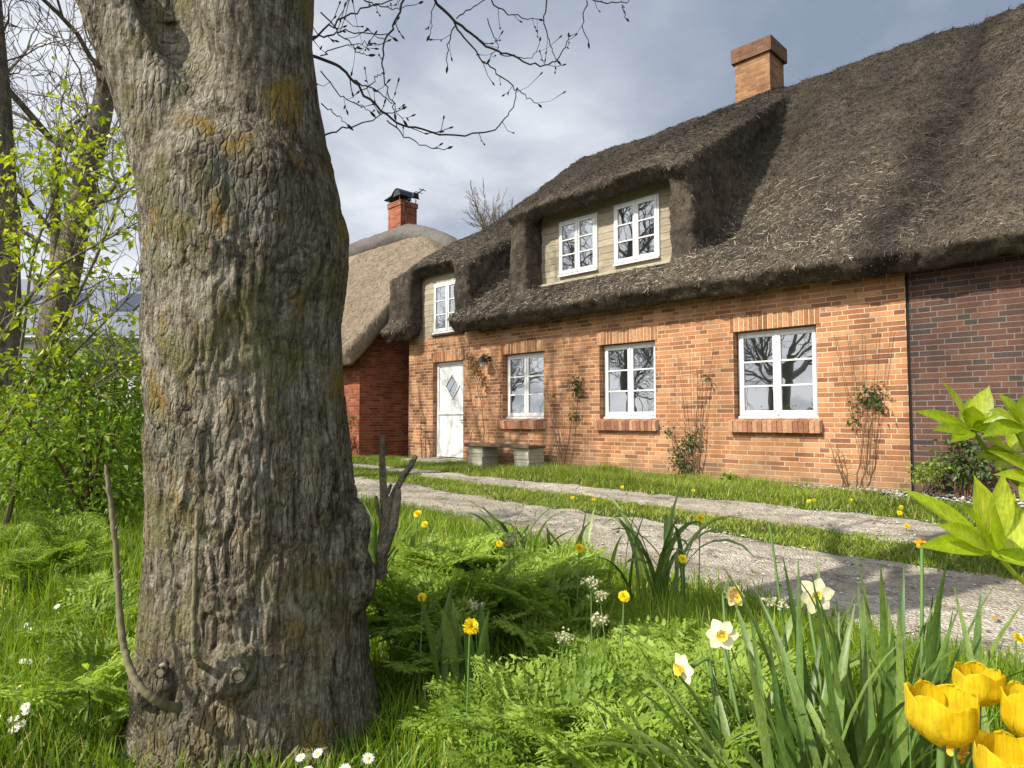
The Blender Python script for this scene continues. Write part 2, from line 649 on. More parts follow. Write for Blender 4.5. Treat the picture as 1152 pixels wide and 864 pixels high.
MT['darkleaf'] = leafmat('climber_leaf', G((.030, .055, .012), (.055, .095, .02), (.10, .145, .035)), .25, .45, 1.5, .4)
MT['dryleaf'] = leafmat('dry_leaf', G((.14, .075, .03), (.28, .17, .07), (.42, .29, .14)), .25, .7, 1.3)
MT['tulip'] = leafmat('tulip_petal', G((.87, .60, .010), (.90, .65, .016), (.92, .70, .03)), .5, .62, 1.08, .18, .8)
MT['daffwhite'] = leafmat('daffodil_petal', G((.78, .74, .46), (.82, .79, .56), (.84, .82, .64)), .3, .45, 1.05)
MT['daffcup'] = leafmat('daffodil_cup', G((.84, .56, .03), (.86, .64, .07), (.88, .70, .14)), .3, .45, 1.1)
MT['daffcup2'] = leafmat('daffodil_orange_cup', G((.80, .40, .02), (.82, .48, .04), (.84, .56, .08)), .3, .45, 1.1)
MT['dandelion'] = leafmat('dandelion_petal', G((.84, .62, .008), (.87, .69, .014), (.89, .76, .03)), .2, .5, 1.0)
MT['daisy'] = leafmat('daisy_petal', G((.78, .78, .76), (.82, .82, .80), (.85, .85, .83)), .25, .5, 1.0)
MT['umbel'] = leafmat('umbel_flower', G((.38, .38, .20), (.50, .49, .30), (.62, .60, .42)), .25, .6, 1.0)
MT['stem'] = simple('green_stem', (.10, .17, .045), .5, .2, 20, .1)
# ================================================================== GROUND
def lo2(x): return 3.05 - .17 * np.minimum(x, 4) + .10 * np.sin(x * 1.3) + .05 * np.sin(x * 3.7 + 1)
def hi2(x): return 4.36 - .12 * x + .07 * np.sin(x * 1.7 + .6) + .04 * np.sin(x * 4.3)
def lo1(x): return 5.05 - .14 * x + .06 * np.sin(x * 1.5 + 2) + .03 * np.sin(x * 4.9)
def hi1(x): return 6.33 - .055 * x + .05 * np.sin(x * 1.9) + .03 * np.sin(x * 5.2)


def gz(x, y):
    x = np.asarray(x, float)
    y = np.asarray(y, float)
    m = ss(.1, 1.0, lo2(x) - y)
    p = np.stack([x.ravel() * .9, y.ravel() * .9, 0 * x.ravel()], 1)
    nz = vnoise(p, 5).reshape(x.shape) * .035
    return m * (.05 + nz)


def spaced(a, b, step, far):
    c = list(np.arange(a, b + 1e-6, step))
    s, lo, hi = step, a, b
    while hi < far:
        s *= 1.5
        hi += s
        lo -= s
        c.append(hi)
        c.insert(0, lo)
    return np.array(c)


def groundmat():
    m = Mat('meadow_soil')
    o = m.obj()
    c = m.ramp(m.noise(o, 1.2, 6, .65), [(.3, (.030, .050, .012)), (.5, (.050, .085, .016)), (.7, (.085, .11, .026))])
    c2 = m.mix(m.ramp(m.noise(o, 25, 4), [(.45, 0), (.65, .7)]), c, (.06, .045, .03))
    return m.done(m.bsdf(c2, .95, m.bump(m.noise(o, 30, 5), .8, .04), .1))


def trackmat():
    m = Mat('gravel_track')
    o = m.obj()
    big = m.noise(m.vec(o, (.5, 1.6, 1)), 1.3, 5, .6)
    c = m.ramp(big, [(.28, (.27, .232, .178)), (.45, (.41, .36, .282)), (.62, (.52, .465, .375)), (.8, (.60, .54, .445))])
    gr = m.n('TexVoronoi', None, Vector=o, Scale=75.0)
    c = m.mix(1.0, c, m.ramp(gr.outputs['Color'], [(0, .62), (1, 1.25)]), 'MULTIPLY')
    c = m.mix(1.0, c, m.ramp(m.noise(o, 9, 5, .7), [(.3, .72), (.6, 1.08)]), 'MULTIPLY')
    c = m.mix(m.ramp(m.noise(o, 3.2, 5, .7), [(.54, 0), (.66, .8)]), c, (.13, .105, .075))
    h = m.math('ADD', m.math('MULTIPLY', gr.outputs['Distance'], -.8), m.noise(o, 14, 5, .7))
    return m.done(m.bsdf(c, .95, m.bump(h, .9, .02), .15))


MT['soil'] = groundmat()
MT['track'] = trackmat()
mb = MB()
xs = spaced(-24, 12, .25, 600)
ys = spaced(-8, 12, .25, 600)
X, Y = np.meshgrid(xs, ys, indexing='ij')
id = np.arange(X.size).reshape(X.shape)
mb.add(np.stack([X, Y, gz(X, Y)], -1).reshape(-1, 3), np.stack([id[:-1, :-1], id[1:, :-1], id[1:, 1:], id[:-1, 1:]], -1).reshape(-1, 4))
tag(mb.build('ground', MT['soil'], smooth=True), 'grassy ground around the cottages', kind='structure')


def strip(lo, hi, x0, x1, z, name, mat, label):
    mb = MB()
    xs = np.arange(x0, x1 + .01, .06)
    n = 22
    t = np.linspace(0, 1, n)
    L = lo(xs) + .09 * vnoise(np.stack([xs * 4, xs * 0, xs * 0], 1), 3) + .03 * vnoise(np.stack([xs * 15, xs * 0, xs * 0], 1), 6)
    H = hi(xs) + .09 * vnoise(np.stack([xs * 4, xs * 0 + 9, xs * 0], 1), 4) + .03 * vnoise(np.stack([xs * 15, xs * 0, xs * 0], 1), 7)
    X = np.repeat(xs[:, None], n, 1)
    Y = L[:, None] + (H - L)[:, None] * t
    q = np.stack([X.ravel() * 3, Y.ravel() * 3, 0 * X.ravel()], 1)
    Z = (z + .012 * (vnoise(q, 8) + .6 * vnoise(q * 3, 9)).reshape(X.shape)).clip(.004)
    Z[:, 0] = Z[:, -1] = .003
    id = np.arange(X.size).reshape(X.shape)
    mb.add(np.stack([X, Y, Z], -1).reshape(-1, 3), np.stack([id[:-1, :-1], id[1:, :-1], id[1:, 1:], id[:-1, 1:]], -1).reshape(-1, 4))
    return tag(mb.build(name, mat, smooth=True), label, kind='structure')


strip(lambda x: lo2(x) - .25, hi2, -26, 11, .014, 'path', MT['track'], 'near wheel track of pale gravel')
strip(lo1, hi1, -26, 11, .014, 'path', MT['track'], 'far wheel track of pale gravel')

# loose stones on the two wheel tracks and the pebble bed along the dark wall
def stones(n, fx, size, mat, name, label):
    mb = MB()
    P, sz = fx(n)
    oc = np.array([(1, 0, 0), (0, 1, 0), (-1, 0, 0), (0, -1, 0), (0, 0, .8), (0, 0, -.8)], float)
    fc = np.array([(0, 1, 4), (1, 2, 4), (2, 3, 4), (3, 0, 4), (1, 0, 5), (2, 1, 5), (3, 2, 5), (0, 3, 5)])
    a = RS.random(len(P)) * 6.28
    ca, sa = np.cos(a), np.sin(a)
    Q = oc[None] * (1 + .5 * RS.random((len(P), 6, 1)) - .25) * sz[:, None, None] * np.array([1, .8, .6])
    V = np.stack([Q[..., 0] * ca[:, None] - Q[..., 1] * sa[:, None], Q[..., 0] * sa[:, None] + Q[..., 1] * ca[:, None], Q[..., 2]], -1) + P[:, None]
    F = (np.arange(len(P)) * 6)[:, None, None] + fc[None]
    mb.add(V.reshape(-1, 3), F.reshape(-1, 3), 0, np.repeat(RS.random(len(P)), 6))
    return tag(mb.build(name, mat), label, kind='stuff')


def on_tracks(n):
    x = RS.uniform(-14, 2.5, n)
    k = RS.random(n) < .55
    t = RS.random(n) ** .8
    y = np.where(k, lo2(x) - .2 + (hi2(x) - lo2(x) + .2) * t, lo1(x) + (hi1(x) - lo1(x)) * t)
    return np.stack([x, y, np.full(n, .018)], 1), .004 + .012 * RS.random(n) ** 3


def on_bed(n):
    x = RS.uniform(-3.4, 3.5, n)
    y = 8.55 - RS.random(n) ** 1.3 * np.where(x > -2.2, .75, .3)
    return np.stack([x, y, .015 + .03 * RS.random(n)], 1), .014 + .022 * RS.random(n)


def at_foot(n):
    x = RS.uniform(-6.2, -2.2, n)
    return np.stack([x, 8.57 - .2 * RS.random(n) ** 1.5, .01 + .01 * RS.random(n)], 1), .008 + .014 * RS.random(n)


stones(9000, on_tracks, 1, attrbrick('loose_gravel', [(0, (.14, .125, .11)), (.5, (.33, .31, .28)), (1, (.55, .53, .49))]), 'gravel', 'loose gravel lying on the two wheel tracks')
stones(1700, on_bed, 1, MT['pebble'], 'pebbles', 'pale pebble bed along the foot of the dark brick wall')
stones(900, at_foot, 1, MT['pebble'], 'pebbles', 'small pale pebbles along the foot of the orange brick wall')

# ================================================================== COTTAGE
YW = 8.6


def wall_open(mb, x0, x1, z0, z1, ops, y0, thick=.3, mat=0):
    xb = sorted({x0, x1, *[o[0] for o in ops], *[o[1] for o in ops]})
    zb = sorted({z0, z1, *[o[2] for o in ops], *[o[3] for o in ops]})
    for a, b in zip(xb, xb[1:]):
        for c, d in zip(zb, zb[1:]):
            mx, mz = (a + b) / 2, (c + d) / 2
            if any(o[0] < mx < o[1] and o[2] < mz < o[3] for o in ops):
                continue
            mb.add([(a, y0, c), (b, y0, c), (b, y0, d), (a, y0, d)], [(0, 1, 2, 3)], mat)
    y1 = y0 + thick
    for a, b, c, d in ops:
        mb.add([(a, y0, c), (a, y0, d), (a, y1, d), (a, y1, c)], [(0, 1, 2, 3)], mat)
        mb.add([(b, y0, c), (b, y1, c), (b, y1, d), (b, y0, d)], [(0, 1, 2, 3)], mat)
        mb.add([(a, y0, d), (b, y0, d), (b, y1, d), (a, y1, d)], [(0, 1, 2, 3)], mat)
        mb.add([(a, y0, c), (a, y1, c), (b, y1, c), (b, y0, c)], [(0, 1, 2, 3)], mat)


def window(x0, x1, z0, z1, y, parent, label, reach=.05, tilt=True):
    mb = MB()
    d = .075
    fw = .042
    mb.bbox(x0, x0 + fw, y, y + d, z0, z1, .004)
    mb.bbox(x1 - fw, x1, y, y + d, z0, z1, .004)
    mb.bbox(x0 + fw, x1 - fw, y, y + d, z1 - fw, z1, .004)
    mb.bbox(x0 + fw, x1 - fw, y, y + d, z0, z0 + fw, .004)
    mb.bbox(x0 - .004, x1 + .004, y - .035, y - .002, z0 - .012, z0 + .022, .004)     # drip bar
    xm = (x0 + x1) / 2
    gl = MB()
    yc = y - .014
    for a, b in ((x0 + fw - .008, xm - .004), (xm + .004, x1 - fw + .008)):
        c0, c1 = z0 + fw - .006, z1 - fw + .006
        st = .05
        mb.bbox(a, a + st, yc, yc + .05, c0, c1, .006)
        mb.bbox(b - st, b, yc, yc + .05, c0, c1, .006)
        mb.bbox(a + st, b - st, yc, yc + .05, c1 - st, c1, .006)
        mb.bbox(a + st, b - st, yc, yc + .05, c0, c0 + st + .012, .006)
        h0, h1 = c0 + st + .012, c1 - st
        for k in (1, 2):
            zc = h0 + (h1 - h0) * k / 3
            mb.bbox(a + st, b - st, yc + .004, yc + .044, zc - .012, zc + .012, .004)
        for k in range(3):
            za, zb = h0 + (h1 - h0) * k / 3, h0 + (h1 - h0) * (k + 1) / 3
            e = RS.uniform(-.0016, .0016, 2)
            yg = yc + .024
            gl.add([(a + st - .004, yg - e[0] - e[1], za), (b - st + .004, yg + e[0] - e[1], za), (b - st + .004, yg + e[0] + e[1], zb), (a + st - .004, yg - e[0] + e[1], zb)], [(0, 1, 2, 3)])
    mb.bbox(xm - .016, xm + .016, yc - .012, yc + .002, z0 + fw, z1 - fw, .004)
    w = mb.build('window', MT['white'], parent, label=label)
    gl.build('glass_pane', MT['glass'], w)
    return w


def soldier(x0, x1, z0, h, y, parent):
    mb = MB()
    bw = .0655
    n = max(1, round((x1 - x0) / bw))
    w = (x1 - x0) / n
    mb.box(x0, x1, y - .002, y + .05, z0 + .002, z0 + h, 1, .5)
    for i in range(n):
        j = RS.uniform(-.0015, .0015, 3)
        mb.bbox(x0 + i * w + .006 + j[0], x0 + (i + 1) * w - .006 + j[0], y - .008 + j[1], y + .05, z0 + j[2] * .6, z0 + h + j[2], .003, 0)
    return mb.build('brick_lintel', [MT['soldier'], MT['brickjoint']], parent)


def bsill(x0, x1, z1, y, parent):
    mb = MB()
    n = max(1, round((x1 - x0) / .068))
    w = (x1 - x0) / n
    for i in range(n):
        j = RS.uniform(-.004, .004, 3)
        a, b = x0 + i * w + .003, x0 + (i + 1) * w - .003
        yo = y - .085 + j[0]
        zt = z1 + j[1] * .5
        V = [(a, yo, zt - .19), (b, yo, zt - .19), (b, yo - .012, zt - .045), (a, yo - .012, zt - .045), (a, y + .12, zt - .105), (b, y + .12, zt - .105), (b, y + .12, zt + .004), (a, y + .12, zt + .004)]
        mb.add(V, [(0, 1, 2, 3), (3, 2, 6, 7), (0, 3, 7, 4), (1, 5, 6, 2), (0, 4, 5, 1)], 0)
    mb.box(x0 + .002, x1 - .002, y - .070, y + .1, z1 - .18, z1 - .05, 1, .5)
    return mb.build('window_sill', [MT['sillbrick'], MT['brickjoint']], parent)


cott = thing('thatched_cottage', 'orange brick cottage with dark thatch, white windows and two thatched dormers', 'cottage', (-7, 8.6, 0))
OPS = [(-8.85, -7.82, .86, 2.05), (-6.60, -5.55, .86, 2.05), (-4.30, -3.19, .86, 2.05), (-10.92, -9.96, .06, 2.03)]
XL, XR = -11.75, -2.185
wm = MB()
wall_open(wm, XL, XR, 0, 2.56, OPS, YW)
# upper band behind the eaves (interrupted by the small dormer) and gable end
wall_open(wm, -9.9, XR, 2.56, 2.9, [], YW)
wall_open(wm, XL, -11.3, 2.56, 2.9, [], YW)
wm.add([(XL, YW, 0), (XL, YW, 2.9), (XL, 10.7, 5.0), (XL, 14.9, 5.0), (XL, 17, 2.9), (XL, 17, 0)], [(0, 1, 2, 3, 4, 5)])
wm.add([(XL, 17, 0), (XL, 17, 2.9), (XR, 17, 2.9), (XR, 17, 0)], [(0, 1, 2, 3)])
wm.add([(XR, YW, 0), (XR, 17, 0), (XR, 17, 2.9), (XR, YW, 2.9)], [(0, 1, 2, 3)])
wall = wm.build('wall', MT['brick'], cott)
wl = ['white casement window nearest the front door', None, None]
for (a, b, c, d), lb in zip(OPS[:3], wl):
    w = window(a + .012, b - .012, c + .012, d - .006, YW + .115, cott, None)
    bsill(a - .05, b + .05, c + .012, YW, w)
    soldier(a - .05, b + .05, d, .215, YW, wall)
soldier(-10.97, -9.91, 2.03, .215, YW, wall)

# front door
dx0, dx1, dz0, dz1 = -10.92, -9.96, .06, 2.03
dm = MB()
fy = YW + .11
a, b = dx0 + .075, dx1 - .06
zs = dz0 + .90
dm.bbox(a, b, fy + .012, fy + .05, zs + .03, dz1 - .06, .004)
n = 6
for i in range(n):     # boarded lower leaf
    dm.bbox(a + (b - a) * i / n + .0006, a + (b - a) * (i + 1) / n - .0006, fy + .008, fy + .05, dz0 + .03, zs - .01, .003)
dm.bbox(a - .004, b + .004, fy - .022, fy + .03, zs - .012, zs + .034, .008)
dm.bbox(a, b, fy - .012, fy + .03, dz0 + .03, dz0 + .10, .006)
cx, cz = (a + b) / 2 + .01, dz1 - .50
hw, hh = .20, .235
for s1, s2 in ((1, 1), (1, -1), (-1, 1), (-1, -1)):
    p, q = np.array([cx + s1 * hw, cz]), np.array([cx, cz + s2 * hh])
    e = .022
    k = 1 + e / .13
    V = []
    for yy in (fy - .012, fy + .012):
        V += [(p[0], yy, p[1]), (q[0], yy, q[1]), (cx + (q[0] - cx) * k, yy, cz + (q[1] - cz) * k), (cx + (p[0] - cx) * k, yy, cz + (p[1] - cz) * k)]
    dm.add(V, [(0, 1, 2, 3), (4, 7, 6, 5), (0, 4, 5, 1), (3, 2, 6, 7)])
door = dm.build('door', MT['white'], cott)
fm = MB()
fm.bbox(dx0 + .004, dx0 + .075, fy - .012, fy + .08, dz0, dz1 - .004, .006)
fm.bbox(dx1 - .06, dx1 - .004, fy - .012, fy + .08, dz0, dz1 - .004, .006)
fm.bbox(dx0 + .075, dx1 - .06, fy - .012, fy + .08, dz1 - .06, dz1 - .004, .006)
fm.build('door_frame', MT['white'], door)
gm = MB()
gm.add([(cx - hw, fy + .004, cz), (cx, fy + .0045, cz - hh), (cx + hw, fy + .004, cz), (cx, fy + .0035, cz + hh)], [(0, 1, 2, 3)], 0)
for s in (-.5, .5):
    gm.tube([(cx - hw * (.5 + s), fy, cz + hh * (.5 - s) * (1 if s > 0 else 1)), (cx + hw * (.5 - s), fy, cz - hh * (.5 + s))], .004, 4, 1)
gm.tube([(cx - hw * .5, fy, cz - hh * .5), (cx + hw * .5, fy, cz + hh * .5)], .005, 4, 1)
gm.tube([(cx + hw * .5, fy, cz - hh * .5), (cx - hw * .5, fy, cz + hh * .5)], .005, 4, 1)
gm.build('glass_pane', [MT['glass'], MT['steel']], door)
hm = MB()
hm.tube([(b - .05, fy - .045, zs - .12), (b - .15, fy - .045, zs - .12)], .009, 8)
hm.tube([(b - .05, fy + .01, zs - .12), (b - .05, fy - .05, zs - .12)], .011, 8)
hm.build('door_handle', MT['steel'], door)
sm = MB()
sm.bbox(dx0 - .35, dx1 + .12, YW - .55, YW + .12, 0, .055, .01)
sm.bbox(dx0 - .05, dx1 + .04, YW - .02, YW + .2, .055, .075, .006)
sm.build('door_step', MT['slab'], cott)

# ---- thatched roof: overlapping slabs fused into one rounded body, then straw on top
SL = (7.42 - 2.72) / (12.8 - 8.06)


def rake(y, ye=8.06):
    return 2.72 + SL * (y - ye)


def slab_off(t=.36, yr=12.8):
    def f(X, Y):
        s = np.tanh((yr - Y) / .5) * .72
        w = 1 + .6 * ss(8.4, 9.6, Y)
        return np.stack([0 * X, s * t * w, -t * .62 * w], -1)
    return f


def main_top(X, Y):
    z = np.minimum(rake(Y), rake(25.6 - Y))
    hip = 7.35 - np.maximum(-10.4 - X, 0) * 1.3
    z = np.minimum(z, hip)
    # lowered shelf in front of the big dormer's boards
    k = ss(-8.45, -8.15, X) * (1 - ss(-5.25, -4.95, X)) * (1 - ss(11, 11.5, Y))
    z = np.where(k > 0, z * (1 - k) + np.minimum(z, 3.16 + .05 * np.clip(Y - 8.6, 0, 3)) * k, z)
    # soft hollows right beside the cheeks of the two dormers
    hol = (ss(8.5, 9.4, Y)) * (1 - ss(11.4, 12.3, Y))
    z = z - .42 * np.exp(-((X + 4.62) / .36) ** 2) * hol - .36 * np.exp(-((X + 9.12) / .34) ** 2) * ss(8.5, 9.3, Y) * (1 - ss(10.2, 11, Y))
    # valley towards the neighbour
    z = z - .42 * np.exp(-((X + 1.9) / .48) ** 2) * (1 - .8 * ss(11.2, 12.6, Y)) * (.1 + .9 * ss(8.1, 9.6, Y))
    return z + .03 * fbm(np.stack([X.ravel() * 1.2, Y.ravel() * 1.2, 0 * X.ravel()], 1), 21).reshape(X.shape)


def rng(a, b, s=.1):
    return np.linspace(a, b, max(2, int(round((b - a) / s)) + 1))


rm = MB()
heightslab(rm, rng(-12.15, -11.32), rng(8.06, 17.5), main_top, slab_off())
heightslab(rm, rng(-11.42, -9.82), rng(9.35, 17.6), main_top, slab_off())
heightslab(rm, rng(-9.88, -1.86), rng(8.06, 17.5), main_top, slab_off())
# left verge of the front slope sweeps down beside the small dormer
def curve_edge(X, x0, x1, w, d):
    return -d * ((1 - ss(x0, x0 + w, X)) + ss(x1 - w, x1, X))


def dorm1(X, Y):
    return 4.66 + .61 * (Y - 8.28) - .07 * (1 - ss(8.28, 8.7, Y)) - (.10 + .16 * np.clip(Y - 8.6, 0, 3)) * (1 - ss(-8.6, -6.4, X)) - .12 * ss(-5.4, -4.85, X) + .02 * np.sin(X * 3.1)


def dorm2(X, Y):
    return 4.10 + .56 * (Y - 8.25) - .08 * (1 - ss(8.25, 8.8, Y)) + curve_edge(X, -11.95, -9.5, .75, .20)


def off2(t):
    return lambda X, Y: np.stack([0 * X, 0 * X + .26 * (1 - ss(8.3, 9.3, Y)), -t * (.5 + .5 * ss(8.3, 9.2, Y))], -1)


heightslab(rm, rng(-8.45, -4.9), rng(8.28, 12.6), dorm1, off2(.36))
heightslab(rm, rng(-11.95, -9.55), rng(8.25, 10.9), dorm2, off2(.36))


def cheek(mb, xa, xb, pts, lean=(0, 0)):
    """prism: polygon in (y,z) between x=xa and x=xb, the foot leaning outwards"""
    n = len(pts)
    zt = max(p[1] for p in pts)
    zb = min(p[1] for p in pts)
    V = []
    for k, x in enumerate((xa, xb)):
        for y, z in pts:
            V.append((x + lean[k] * (zt - z) / (zt - zb), y, z))
    F = [tuple(range(n))[::-1], tuple(range(n, 2 * n))]
    F += [(i, (i + 1) % n, n + (i + 1) % n, n + i) for i in range(n)]
    mb.add(V, F)


cheek(rm, -8.42, -8.10, [(8.42, 2.9), (8.42, 4.5), (12.2, 6.6), (12.2, 5.6)], (-.12, 0))
cheek(rm, -5.22, -5.0, [(8.5, 2.9), (8.5, 4.5), (12.2, 6.6), (12.2, 5.6)], (0, .22))
cheek(rm, -12.0, -11.36, [(8.26, 2.5), (8.26, 3.86), (11.2, 5.3), (11.2, 3.9)], (-.1, .05))
cheek(rm, -9.90, -9.56, [(8.26, 2.5), (8.26, 3.86), (11.2, 5.3), (11.2, 3.9)], (0, .16))
V, F, N = remesh(rm, .05, 7, .5)


def thatch_finish(V, F, N, amp=.02, seed=1):
    d = amp * fbm(V * 3.0, seed, 3) + amp * 1.0 * vnoise(V * 10, seed + 5) + amp * .8 * vnoise(V * np.array([19, 12, 12]), seed + 7)
    return V + N * d[:, None]


def straw(mb, V, F, N, n, mat, lmin=.06, lmax=.2, w=.004, seed=3, zmin=.05, ymax=99, mess=1.0, tone=None, lift=.3):
    rs = np.random.default_rng(seed)
    c = V[F].mean(1)
    nn = N[F].mean(1)
    e1 = V[F[:, 1]] - V[F[:, 0]]
    e2 = V[F[:, 3]] - V[F[:, 0]]
    ar = np.linalg.norm(np.cross(e1, e2), axis=1)
    ok = (nn[:, 2] > zmin) & (c[:, 1] < ymax)
    ar = ar * ok
    i = rs.choice(len(F), n, p=ar / ar.sum())
    uv = rs.random((n, 2))
    f = F[i]
    P = V[f[:, 0]] * ((1 - uv[:, :1]) * (1 - uv[:, 1:])) + V[f[:, 1]] * (uv[:, :1] * (1 - uv[:, 1:])) + V[f[:, 2]] * (uv[:, :1] * uv[:, 1:]) + V[f[:, 3]] * ((1 - uv[:, :1]) * uv[:, 1:])
    nr = nn[i] / np.linalg.norm(nn[i], axis=1, keepdims=True)
    dn = np.array([0, 0, -1.0]) - nr * (-nr[:, 2:3])
    dn = dn / np.maximum(np.linalg.norm(dn, axis=1, keepdims=True), .05)
    rv = rs.normal(size=(n, 3)) * mess
    t = dn + rv * .75
    t = t - nr * (t * nr).sum(1, keepdims=True)
    t /= np.maximum(np.linalg.norm(t, axis=1, keepdims=True), 1e-6)
    L = lmin + (lmax - lmin) * rs.random(n) ** 2
    sd = np.cross(nr, t)
    bend = rs.normal(size=(n, 1)) * .35
    lf = lift * (rs.random((n, 1)) ** 2)
    a0 = P - nr * .004
    a1 = P + t * (L * .5)[:, None] + nr * (lf * L[:, None] * .6 + .004)
    a2 = a1 + (t + sd * bend) * (L * .5)[:, None] + nr * (lf * L[:, None] * .5 - .002)
    W = (w * (.6 + .8 * rs.random(n)))[:, None]
    tilt = (sd + nr * rs.normal(size=(n, 1)) * .5) * W
    V6 = np.stack([a0 - tilt, a0 + tilt, a1 + tilt * .9, a1 - tilt * .9, a2 + tilt * .35, a2 - tilt * .35], 1)
    b = (np.arange(n) * 6)[:, None, None]
    FF = (b + np.array([[0, 1, 2, 3], [3, 2, 4, 5]])[None]).reshape(-1, 4)
    r = rs.random(n) if tone is None else tone(P, rs)
    mb.add(V6.reshape(-1, 3), FF, mat, np.repeat(r, 6))


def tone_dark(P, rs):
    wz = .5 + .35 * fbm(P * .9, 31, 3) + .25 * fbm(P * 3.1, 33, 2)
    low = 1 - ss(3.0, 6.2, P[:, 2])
    return np.clip(rs.random(len(P)) ** 1.5 * (.10 + .62 * wz + .74 * low) * (1 - .8 * moss_and_shade(P, 61)), 0, 1)


V = thatch_finish(V, F, N, .022, 3)


def moss_and_shade(P, sd):  # mossy ridge, plus valley shade painted with moss along the seam
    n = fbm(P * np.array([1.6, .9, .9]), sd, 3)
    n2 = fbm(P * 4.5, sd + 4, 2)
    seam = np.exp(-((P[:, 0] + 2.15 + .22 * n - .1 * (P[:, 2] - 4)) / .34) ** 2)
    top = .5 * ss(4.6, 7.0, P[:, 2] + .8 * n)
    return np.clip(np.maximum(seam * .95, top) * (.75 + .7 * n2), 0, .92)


rb = MB()
rb.add(V, F, 0, moss_and_shade(V, 61))
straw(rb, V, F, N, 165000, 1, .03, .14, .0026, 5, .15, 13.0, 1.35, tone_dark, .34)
kf = (N[F].mean(1)[:, 2] < .35) & (V[F].mean(1)[:, 1] < 12.5)
straw(rb, V, F[kf], N, 52000, 1, .02, .07, .0030, 15, -1.1, 13.0, 1.0, lambda P, rs: rs.random(len(P)) ** 1.6 * .72, .2)
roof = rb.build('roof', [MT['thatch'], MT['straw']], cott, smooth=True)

# boards and windows of the two dormers
def boards(name, x0, x1, z0, z1, y, hole, parent, bh=.115):
    mb = MB()
    z = z0
    while z < z1 - .01:
        zt = min(z + bh, z1)
        segs = [(x0, x1)]
        for h in hole:
            if h[2] < (z + zt) / 2 < h[3]:
                segs = [s for a, b in segs for s in ((a, min(b, h[0])), (max(a, h[1]), b)) if s[1] - s[0] > .01]
        for a, b in segs:
            r = random.random()
            mb.add([(a, y - .007, z + .004), (b, y - .007, z + .004), (b, y - .002, zt), (a, y - .002, zt), (a, y + .03, z + .004), (b, y + .03, z + .004), (b, y + .03, zt), (a, y + .03, zt)],
                   [(0, 1, 2, 3), (0, 4, 5, 1), (3, 2, 6, 7), (4, 7, 6, 5), (0, 3, 7, 4), (1, 5, 6, 2)], 0, r)
        z = zt
    return mb.build(name, MT['boards'], parent)


YD = 8.86
D1 = []
for (pl, pr, zb, zt) in ((630, 673, 3.36, 4.34), (692, 743, 3.36, 4.37)):
    xa, xb = P_y(pl, 300, YD)[0], P_y(pr, 290, YD)[0]
    D1.append((xa, xb, zb, zt))
bp = boards('dormer_panel', -8.16, -5.2, 3.27, 4.86, YD, [(a + .03, b - .03, c + .02, d - .02) for a, b, c, d in D1], cott)
for q in D1:
    window(*q, YD - .03, cott, None)
m = MB()
m.bbox(-8.2, -5.16, YD - .10, YD + .03, 3.222, 3.268, .008)
m.build('dormer_ledge', MT['board'], bp)
xa, xb = P_y(488.5, 340, 8.6)[0], P_y(520.5, 340, 8.6)[0]
D2 = (xa, xb, 2.62, 3.66)
boards('dormer_panel', -11.42, -9.86, 2.562, 4.05, YW + .03, [(xa + .03, xb - .03, 2.64, 3.64)], cott)
window(*D2, YW - .012, cott, None)
m = MB()
m.bbox(xa - .05, xb + .05, YW - .05, YW + .028, 2.565, 2.60, .008)
m.build('dormer_ledge', MT['darkbrick'], cott)

# chimney on the ridge
MT['chimcap'] = brickmat('chimney_cap_brick', [(0, (.10, .05, .032)), (.5, (.15, .075, .045)), (1, (.20, .10, .06))], (.17, .11, .07))
cm = MB()
cx0, cx1, cy0, cy1 = -6.06, -5.35, 12.4, 13.05
cm.box(cx0, cx1, cy0, cy1, 6.4, 7.98)
cm.box(cx0 - .12, cx1 + .03, cy0 - .05, cy1 + .05, 6.4, 7.02)
ch = cm.build('chimney', MT['chimbrick'], cott)
m = MB()
m.box(cx0 - .055, cx1 + .055, cy0 - .055, cy1 + .055, 7.98, 8.27)
m.build('chimney_cap', MT['chimcap'], ch)
m = MB()
m.tube([(-5.75, 12.7, 8.26), (-5.75, 12.7, 8.36)], .1, 16)
m.tube([(-5.75, 12.7, 8.36), (-5.75, 12.7, 8.39), (-5.75, 12.7, 8.405)], [.12, .11, .03], 16)
m.build('flue_cap', MT['steel'], ch, smooth=True)
v = P_y(692, 181, 12.8)
m = MB()
m.tube([(v[0], 12.8, 6.95), (v[0], 12.8, 7.26), (v[0], 12.8, 7.30)], [.17, .17, .14], 14)
m.build('ridge_vent', MT['graybark'], roof)

# ================================================================== DARK BRICK NEIGHBOUR (right)
nb = thing('brick_house', 'dark red and blue brick house under thatch adjoining the orange cottage at right', 'house', (2, 8.6, 0))
wm = MB()
X0 = -2.15
wall_open(wm, X0, 8.5, 0, 2.9, [], YW)
wm.add([(X0, YW, 0), (X0, YW, 2.9), (X0, 17, 2.9), (X0, 17, 0)], [(0, 1, 2, 3)])
wm.add([(8.5, YW, 0), (8.5, 17, 0), (8.5, 17, 2.9), (8.5, 12.8, 6.6), (8.5, YW, 2.9)], [(0, 1, 2, 3, 4)])
wm.add([(X0, 17, 0), (X0, 17, 2.9), (8.5, 17, 2.9), (8.5, 17, 0)], [(0, 1, 2, 3)])
nwall = wm.build('wall', MT['darkbrick'], nb)
m = MB()
m.box(-2.183, -2.152, YW + .02, YW + .1, 0, 2.9)
m.build('expansion_joint', MT['dark'], nwall)


